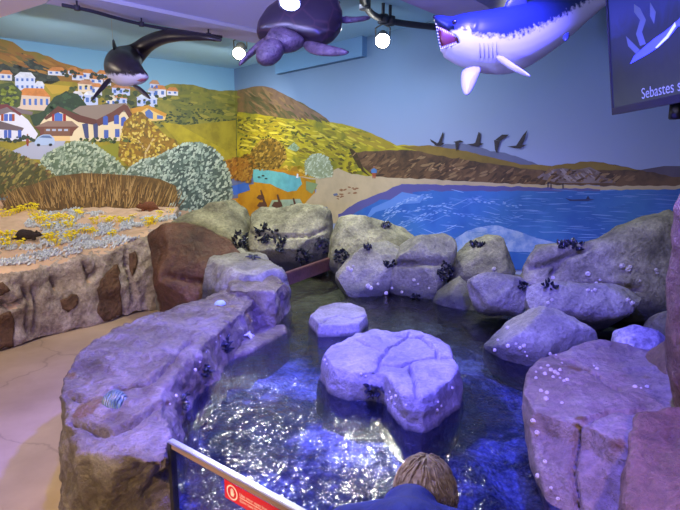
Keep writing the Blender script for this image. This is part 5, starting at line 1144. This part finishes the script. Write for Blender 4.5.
# ------------------------------------------------------------------ glass barrier with its sign
bn2 = V((PBd.y, -PBd.x, 0)); bn2 = bn2 if bn2.dot(-pane_a) > 0 else -bn2
gb_ = empty('glass_barrier', pane_a, 'clear glass barrier with steel top rail keeping visitors from the near pool edge', 'glass barrier')
def gq(s0, s1, z0, z1, w, name, mat, off=0, parent=gb_, bev=0):
    bm = bmesh.new(); c = pane_a + PBd * (s0 + s1) / 2 + bn2 * off; rot = Matrix(((PBd.x, bn2.x, 0), (PBd.y, bn2.y, 0), (0, 0, 1)))
    box_bm(bm, (c.x, c.y, (z0 + z1) / 2), s1 - s0, w, z1 - z0, rot, bev); return bm_obj(name, bm, mat, parent, smooth=False)
M_rail = plain('rail_steel', (.55, .57, .66), .35, .9); M_post = plain('post_black', (.015, .015, .02), .4)
def glass_mat():
    m, nt, b = new_mat('clear_glass'); out = nt.nodes['Material Output']; t = N(nt, 'ShaderNodeBsdfTransparent'); t.inputs['Color'].default_value = (.86, .90, .94, 1)
    g = N(nt, 'ShaderNodeBsdfGlossy', Roughness=.02); fr = N(nt, 'ShaderNodeFresnel', IOR=1.45); mx = N(nt, 'ShaderNodeMixShader')
    mx.inputs[0].default_value = .06; nt.links.new(t.outputs[0], mx.inputs[1]); nt.links.new(g.outputs[0], mx.inputs[2]); nt.links.new(mx.outputs[0], out.inputs['Surface']); nt.nodes.remove(b); return m
gq(.0, 1.95, .825, .84, .03, 'top_rail', M_rail, bev=.003)
gq(.015, 1.95, .80, .8245, .016, 'rail_strip', plain('bronze_strip', (.34, .22, .16), .4, .3))
gq(.02, 1.95, .05, .80, .010, 'glass_pane', glass_mat())
gq(-.005, .02, .02, .826, .03, 'post', M_post); gq(1.92, 1.95, .0, .824, .03, 'post', M_post)
# sign
Q0 = pane_a + bn2 * .006; s_at = lambda x, y: (lambda p: ((p - pane_a).dot(PBd), p.z))(at_plane(x, y, Q0, bn2))
s0, z0 = s_at(224.5, 479); s1, z1 = s_at(225.5, 497)
sgn = empty('warning_sign', pane_a + PBd * s0 + V((0, 0, z1)), 'red sign with white hand symbol and lettering stuck on the glass barrier', 'sign')
gq(s0, s0 + .34, z1, z0, .002, 'panel', plain('sign_red', (.62, .012, .02), .4), .0065, sgn)
M_wht = plain('sign_white', (.85, .78, .70), .5); hh = z0 - z1; cs = s0 + hh * .58; cz = (z0 + z1) / 2
def sp(s, z, off=.0085): return pane_a + PBd * s + V((0, 0, z)) + bn2 * off
bm = bmesh.new(); K = 32
for r0_, r1_ in ((hh * .40, hh * .33),):
    A = [bm.verts.new(sp(cs + r0_ * math.cos(2 * math.pi * k / K), cz + r0_ * math.sin(2 * math.pi * k / K))) for k in range(K)]; B = [bm.verts.new(sp(cs + r1_ * math.cos(2 * math.pi * k / K), cz + r1_ * math.sin(2 * math.pi * k / K))) for k in range(K)]
    for k in range(K): bm.faces.new((A[k], A[(k + 1) % K], B[(k + 1) % K], B[k]))
def rect(bm, a, b, c, d): bm.faces.new([bm.verts.new(sp(x, y)) for x, y in ((a, b), (c, b), (c, d), (a, d))])
u = hh * .1
rect(bm, cs - 1.1 * u, cz - 2 * u, cs + 1.1 * u, cz + .4 * u)
for k, hgt in enumerate((1.6, 2.2, 2.3, 1.8)): rect(bm, cs - 1.1 * u + k * .58 * u, cz + .4 * u, cs - 1.1 * u + k * .58 * u + .46 * u, cz + hgt * u)
bm.faces.new([bm.verts.new(sp(cs + x * u, cz + y * u)) for x, y in ((1.1, -1.2), (1.8, -.2), (1.6, .3), (1.1, -.3))])
bm_obj('hand_symbol', bm, M_wht, sgn, smooth=False)
def text(body, s, z, size, nm='lettering'):
    cu = bpy.data.curves.new('t', 'FONT'); cu.body = body; cu.size = size; to = bpy.data.objects.new('t', cu); col.objects.link(to); bpy.context.view_layer.update()
    me = bpy.data.meshes.new_from_object(to.evaluated_get(bpy.context.evaluated_depsgraph_get())); bpy.data.objects.remove(to)
    for v in me.vertices: v.co = sp(s + v.co.x, z + v.co.y)
    me.materials.append(M_wht); o = bpy.data.objects.new(nm, me); link(o, sgn)
text('Use your eyes but not', cs + hh * .55, cz + hh * .06, hh * .26)
text('(Use two fingers', cs + hh * .55, cz - hh * .26, hh * .26)
gq(cs + hh * .55, s0 + .33, cz - .001 - hh*.03, cz + .001 - hh*.03, .001, 'rule_line', M_wht, .008, sgn)
# ------------------------------------------------------------------ the young visitor leaning over the barrier
def rail_pt(s, z=.848): return pane_a + PBd * s + V((0, 0, z))
Hc = cam_loc + ray(425, 497) * 1.40
nk = V((.165, 1.12, 1.245)); chest = V((.15, 1.00, 1.20)); spine = V((.15, .86, 1.08)); pel = V((.13, .74, .88))
right = V((.98, -.12, 0)).normalized(); fwd = V((.12, .98, 0)).normalized()
shL = nk - right * .135 + V((0, -.045, -.02)); shR = nk + right * .135 + V((0, -.045, -.02))
hL = rail_pt(1.10, .872) ; hR = rail_pt(1.36, .872)
elL = shL.lerp(hL, .5) - right * .07 + V((0, -.02, -.07)); elR = shR.lerp(hR, .5) + right * .08 + V((0, -.02, -.07))
vs = [pel, spine, chest, nk, nk.lerp(Hc, .45)]; es = [(0, 1), (1, 2), (2, 3), (3, 4)]; rd = [.105, .10, .115, .055, .045]
def chain(st, pts, rads):
    prev = st
    for p, r in zip(pts, rads):
        vs.append(V(p)); rd.append(r); es.append((prev, len(vs) - 1)); prev = len(vs) - 1
    return prev
for sh_, el_, h_, sd in ((shL, elL, hL, -1), (shR, elR, hR, 1)):
    w = chain(3, [sh_, sh_.lerp(el_, .5), el_, el_.lerp(h_, .5), h_ - (h_ - el_).normalized() * .06], [.05, .042, .034, .030, .021])
    d = (h_ - el_); d.z = 0; d.normalize(); s2 = d.cross(V((0, 0, 1))); w0 = vs[w]
    palm = chain(w, [w0 + d * .035 + V((0, 0, .0))], [(.026, .014)])
    pb_ = vs[palm]
    for k in range(4):
        o_ = s2 * (k - 1.5) * .017; L = (.052, .062, .058, .045)[k] if sd > 0 else (.045, .058, .062, .052)[k]
        chain(palm, [pb_ + d * .03 + o_, pb_ + d * (.03 + L * .5) + o_ * 1.08 + V((0, 0, .002)), pb_ + d * (.03 + L * .85) + o_ * 1.1 - V((0, 0, .014)), pb_ + d * (.03 + L) + o_ * 1.1 - V((0, 0, .03))], [.0082, .0078, .007, .006])
    tdir = s2 * (-sd); chain(palm, [w0 + d * .012 + tdir * .022, w0 + d * .034 + tdir * .040 - V((0, 0, .006)), w0 + d * .052 + tdir * .044 - V((0, 0, .014))], [.0095, .0085, .007])
for sd in (-1, 1):
    hip = pel + right * sd * .07 + V((0, 0, -.04)); kn = V((hip.x + sd * .01, .70, .46)); an = V((hip.x + sd * .015, .62, .075))
    chain(0, [hip, hip.lerp(kn, .5), kn, kn.lerp(an, .4), an, an + fwd * .08 + V((0, 0, -.025)), an + fwd * .15 + V((0, 0, -.04))], [.078, .07, .052, .05, .034, .032, .024])
M_skin = plain('skin', (.62, .38, .30), .5)
root = empty('person', V((.13, .72, 0)), 'person with short fair hair in a dark blue jacket leaning over the glass barrier', 'person')
body = skin('body', vs, es, rd, M_skin, None, levels=1)
# head with a face, tilted down towards the water
look = (V((.16, .80, -.62))).normalized(); hr = .083
side = look.cross(V((0, 0, 1))).normalized(); hup = side.cross(look).normalized()
HM = Matrix.Translation(Hc) @ Matrix(((side.x, look.x, hup.x), (side.y, look.y, hup.y), (side.z, look.z, hup.z))).to_4x4()
bm = bmesh.new(); bmesh.ops.create_uvsphere(bm, u_segments=36, v_segments=28, radius=1)
for v in bm.verts:
    x, y, z = v.co; w_ = 1 - .18 * max(0, -z) ** 1.5; yy = y * 1.10; 
    jaw = max(0, -z) * max(0, y); face = V((x * .93 * w_, yy + .06 * jaw, z * 1.22))
    if y > .5:
        n_ = math.exp(-(x / .14) ** 2 - ((z + .08) / .22) ** 2); face.y += .26 * n_ * (1 if z > -.32 else .4)
        for sx in (-1, 1): face.y -= .10 * math.exp(-((x - sx * .34) / .16) ** 2 - ((z - .12) / .12) ** 2)
        face.y += .06 * math.exp(-(x / .26) ** 2 - ((z + .48) / .07) ** 2) ; face.y -= .04 * math.exp(-(x / .25) ** 2 - ((z + .56) / .03) ** 2)
    v.co = HM @ (face * hr)
for sx in (-1, 1): bmesh.ops.create_icosphere(bm, subdivisions=3, radius=1, matrix=HM @ Matrix.Translation((sx * .94 * hr, -.05 * hr, -.05 * hr)) @ Matrix.Diagonal((.12 * hr, .22 * hr, .32 * hr, 1)))
hm = bpy.data.meshes.new('h'); bm.to_mesh(hm); bm.free()
b2 = bmesh.new(); b2.from_mesh(body.data); b2.from_mesh(hm); b2.to_mesh(body.data); b2.free()
m = body.modifiers.new('r', 'REMESH'); m.mode = 'VOXEL'; m.voxel_size = .0055; s = body.modifiers.new('s', 'SMOOTH'); s.iterations = 2; bake(body)
body.data.polygons.foreach_set('use_smooth', [True] * len(body.data.polygons)); body.data.materials.clear(); body.data.materials.append(M_skin)
body.parent = root; body.matrix_parent_inverse = Matrix.Translation(-root.location)
for sx in (-1, 1):
    bm = bmesh.new(); bmesh.ops.create_uvsphere(bm, u_segments=12, v_segments=8, radius=.012, matrix=HM @ Matrix.Translation((sx * .34 * hr, .93 * hr, .12 * hr))); bm_obj('eye', bm, plain('eye_dark', (.03, .02, .02), .2), root)
bm = bmesh.new(); bmesh.ops.create_icosphere(bm, subdivisions=3, radius=1, matrix=HM @ Matrix.Translation((0, 1.02 * hr, -.52 * hr)) @ Matrix.Diagonal((.26 * hr, .05 * hr, .06 * hr, 1))); bm_obj('mouth', bm, plain('lips', (.5, .2, .18), .5), root)
# hair: a cap of strands
def hair_mat():
    m, nt, b = new_mat('fair_hair'); p = coords(nt); n = N(nt, 'ShaderNodeTexNoise', Scale=60.0, Detail=3.0); nt.links.new(p, n.inputs['Vector'])
    r = ramp(nt, [(.3, (.20, .14, .12)), (.7, (.55, .46, .42))]); nt.links.new(n.outputs['Fac'], r.inputs['Fac']); nt.links.new(r.outputs['Color'], b.inputs['Base Color']); b.inputs['Roughness'].default_value = .55; return m
M_hair = hair_mat(); bm = bmesh.new(); crown = V((.05, -.45, .95)).normalized()
def hs(d, k=1.0): return HM @ (V((d.x * .98, d.y * 1.14, d.z * 1.25)) * hr * k)
def hairy(d): return d.y < .42 + .3 * d.z and d.z > -.55 - .15 * (-d.y if d.y < 0 else 0) and not (abs(d.x) > .75 and d.z < -.05 and d.y > -.2)
bmc = bmesh.new(); bmesh.ops.create_uvsphere(bmc, u_segments=40, v_segments=28, radius=1)
bad = [v for v in bmc.verts if not hairy(v.co.normalized())]; bmesh.ops.delete(bmc, geom=bad, context='VERTS')
for v in bmc.verts: v.co = hs(v.co.normalized(), 1.06 + .03 * noise.noise(v.co * 5))
cap = bm_obj('hair', bmc, M_hair, root); s = cap.modifiers.new('s', 'SOLIDIFY'); s.thickness = .008; bake(cap)
bm = bmesh.new(); bm.from_mesh(cap.data)
for k in range(900):
    d = V((random.gauss(0, 1), random.gauss(0, 1), random.gauss(0, 1))).normalized()
    if not hairy(d): continue
    q = d.copy(); P_ = []
    for j in range(5):
        P_.append(hs(q, 1.08 + .012 * math.sin(j / 4 * 3.1) + .012 * noise.noise(q * 7)))
        dirn = (q - crown * q.dot(crown)); dirn = dirn.normalized() if dirn.length > .01 else V((1, 0, 0)); dirn += V((noise.noise(q * 3), noise.noise(q * 3 + V((4, 4, 4))), 0)) * .5
        q = (q + dirn * .11).normalized()
    tube(bm, P_, [.0024, .003, .0028, .0022, .0008], 4)
bm.to_mesh(cap.data); bm.free(); cap.data.polygons.foreach_set('use_smooth', [True] * len(cap.data.polygons))
# clothes: thicker skins over the same joints
def garment(nm, vs_, es_, rd_, mat, label=None, vox=.010):
    o = capsule_body(nm, vs_, es_, rd_, mat, root, vox, 6)
    for v in o.data.vertices: v.co += v.normal * .007 * noise.noise(v.co * 12)
    o.data.polygons.foreach_set('use_smooth', [True] * len(o.data.polygons))
    if label: o['label'] = label
    return o
J = [pel + V((0, .0, -.0)), spine + V((0, -.015, .02)), chest + V((0, -.01, .02)), nk + V((0, -.03, -.02)), nk + V((0.012, .035, -.012)), shL, shL.lerp(elL, .5), elL, elL.lerp(hL, .5), hL - (hL - elL).normalized() * .07, shR, shR.lerp(elR, .5), elR, elR.lerp(hR, .5), hR - (hR - elR).normalized() * .07]
JE = [(0, 1), (1, 2), (2, 3), (3, 4), (3, 5), (5, 6), (6, 7), (7, 8), (8, 9), (3, 10), (10, 11), (11, 12), (12, 13), (13, 14)]
garment('jacket', J, JE, [.145, .14, .15, .088, .075, .070, .06, .05, .046, .036, .070, .06, .05, .046, .036], plain('jacket_blue', (.01, .03, .40), .7, noise_amt=.25, scale=14, bump=.6, bscale=30))
TV_, TE, TR = [pel], [], [.13]
for sd in (-1, 1):
    hip = pel + right * sd * .07 + V((0, 0, -.04)); kn = V((hip.x + sd * .01, .70, .46)); an = V((hip.x + sd * .015, .62, .10)); b0_ = len(TV_)
    TV_ += [hip, hip.lerp(kn, .5), kn, kn.lerp(an, .5), an]; TR += [.10, .088, .066, .06, .052]; TE += [(0, b0_), (b0_, b0_ + 1), (b0_ + 1, b0_ + 2), (b0_ + 2, b0_ + 3), (b0_ + 3, b0_ + 4)]
    v, f = [], []
    a = V((hip.x + sd * .015, .62, .0))
    bm = bmesh.new(); loft_bm(bm, [a + fwd * t_ + V((0, 0, zz)) for t_, zz in ((-.055, .045), (-.03, .05), (.03, .05), (.09, .04), (.15, .032), (.175, .03))], [.025, .038, .040, .045, .042, .02], [.042, .05, .05, .04, .032, .018], 16); bm_obj('shoe', bm, plain('shoe_grey', (.10, .10, .11), .6), root)
garment('trousers', TV_, TE, TR, plain('trousers_dark', (.03, .03, .04), .8, noise_amt=.2))
# ------------------------------------------------------------------ light and colour
sc = bpy.context.scene
w = bpy.data.worlds.new('world'); sc.world = w; w.use_nodes = True
w.node_tree.nodes['Background'].inputs[0].default_value = (.60, .62, .72, 1); w.node_tree.nodes['Background'].inputs[1].default_value = .07
def spot(name, loc, tgt, e, c, ang=70, blend=.6, rad=.06):
    l = bpy.data.lights.new(name, 'SPOT'); l.energy = e; l.color = c; l.spot_size = math.radians(ang); l.spot_blend = blend; l.shadow_soft_size = rad
    o = bpy.data.objects.new(name, l); o.location = loc; o.rotation_euler = (V(tgt) - V(loc)).to_track_quat('-Z', 'Y').to_euler(); col.objects.link(o); return o
def area(name, loc, tgt, e, c, sx, sy):
    l = bpy.data.lights.new(name, 'AREA'); l.shape = 'RECTANGLE'; l.size = sx; l.size_y = sy; l.energy = e; l.color = c
    o = bpy.data.objects.new(name, l); o.location = loc; o.rotation_euler = (V(tgt) - V(loc)).to_track_quat('-Z', 'Y').to_euler(); col.objects.link(o); return o
BL = (.11, .09, 1.0)
spot('blue_pool_spot', l3p + V((0, .07, -.07)), (-.5, 3.5, .6), 1050, BL, 92, .5, .05)
spot('blue_pool_spot', (.75, 1.7, 3.2), (1.0, 3.2, .6), 900, BL, 92, .6, .05)
spot('blue_pool_spot', (-.9, 2.5, 3.2), (-1.0, 3.1, .6), 360, BL, 66, .6, .05)
spot('blue_pool_spot', (.9, 2.9, 3.5), (1.2, 5.2, .6), 520, BL, 84, .7, .05)
spot('turtle_blue_fill', (-.1, 2.3, 2.75), (-.3, 3.4, 3.05), 45, BL, 120, .8, .04)  # blue fill added for the turtle, no lamp modelled here
pl_ = bpy.data.lights.new('lamp_glow', 'POINT'); pl_.energy = 22; pl_.color = (.42, .42, 1); pl_.shadow_soft_size = .05; po = bpy.data.objects.new('lamp_glow', pl_); po.location = l3p + V((-.16, -.02, .02)); col.objects.link(po)
spot('shark_blue_fill', (.7, 1.6, 2.7), (1.0, 3.5, 3.0), 60, (.2, .25, 1), 90, .8, .04)  # unseen blue fill, added to colour the shark
spot('white_pool_spot', (.4, 4.4, 3.6), (.1, 3.2, .6), 8, (.8, .75, 1), 90, .8, .03)
spot('track_spot', l1p + l1d * .16, (.1, 2.8, .6), 350, (1, .98, .85), 52, .6, .033)
spot('track_spot', l2p + l2d * .16, (-1.0, 3.4, .6), 190, (1, .98, .9), 52, .6, .027)
spot('bank_spot', (-1.2, 6.2, 4.2), (-.9, 7.4, 1.0), 320, (1, 1, .72), 90, .8, .08)
spot('bank_spot', (.7, 6.6, 4.2), (.5, 6.3, 1.0), 230, (.95, 1, .78), 90, .8, .08)
spot('bank_spot', (1.9, 4.3, 4.2), (1.8, 5.3, 1.0), 150, (.95, 1, .85), 80, .8, .08)
spot('town_spot', (-2.9, 5.0, 3.9), (-4.4, 7.2, 1.0), 150, (1, .93, .82), 90, .8, .08)
def washer(*a):
    o = area('wall_washer', *a); o.data.spread = math.radians(150)
for t in (1.5, 4.2, 7): washer(C + D1 * t + N1 * 2.4 + V((0, 0, 3.9)), C + D1 * t + V((0, 0, 2.0)), 38, (1, .96, .9), 1.6, .3)
for t in (2.2, 5.2): washer(C + D2 * t + N2 * 2.0 + V((0, 0, 4.0)), C + D2 * t + V((0, 0, 1.7)), 38, (.72, .84, 1), 1.6, .3)
spot("river_spot", C + V((.6, -2.6, 4.0)), C + D2 * .9 + V((0, 0, 1.9)), 130, (1, .8, .25), 50, .9, .06)
# hall light over the visitors, plus added fill spots
spot('face_fill_spot', (-1.0, -.4, 2.7), (-.95, 2.3, .35), 420, (1, .74, .38), 34, .6, .08)  # unseen narrow fill, added to warm the rim's near face
spot('face_fill_spot', (1.0, -.2, 2.7), (1.4, 2.0, .5), 190, (1, .60, .30), 40, .6, .08)  # unseen fill, added to turn the boulder's front face brown
area('hall_light', (-.8, -1.4, 2.9), (-.6, 2.4, .2), 26, (1, .74, .5), 1.6, .8)
spot('ceiling_fill', (-2.2, .2, 1.9), (-1.4, 3.0, 3.3), 520, (.36, .40, 1), 120, .9, .1)  # unseen upward spot, added to brighten the low ceiling
area('hall_light', (-2.9, 1.2, 3.2), (-2.9, 2.4, 0), 80, (1, .80, .56), 1.6, 1.6)
area('hall_light', (-3.6, 4.2, 3.2), (-3.4, 5.2, 0), 60, (1, .84, .64), 1.2, 1.2)
sc.view_settings.view_transform = 'Standard'; sc.view_settings.look = 'None'; sc.view_settings.gamma = 1
sc.view_settings.exposure = .04; sc.view_settings.use_curve_mapping = False
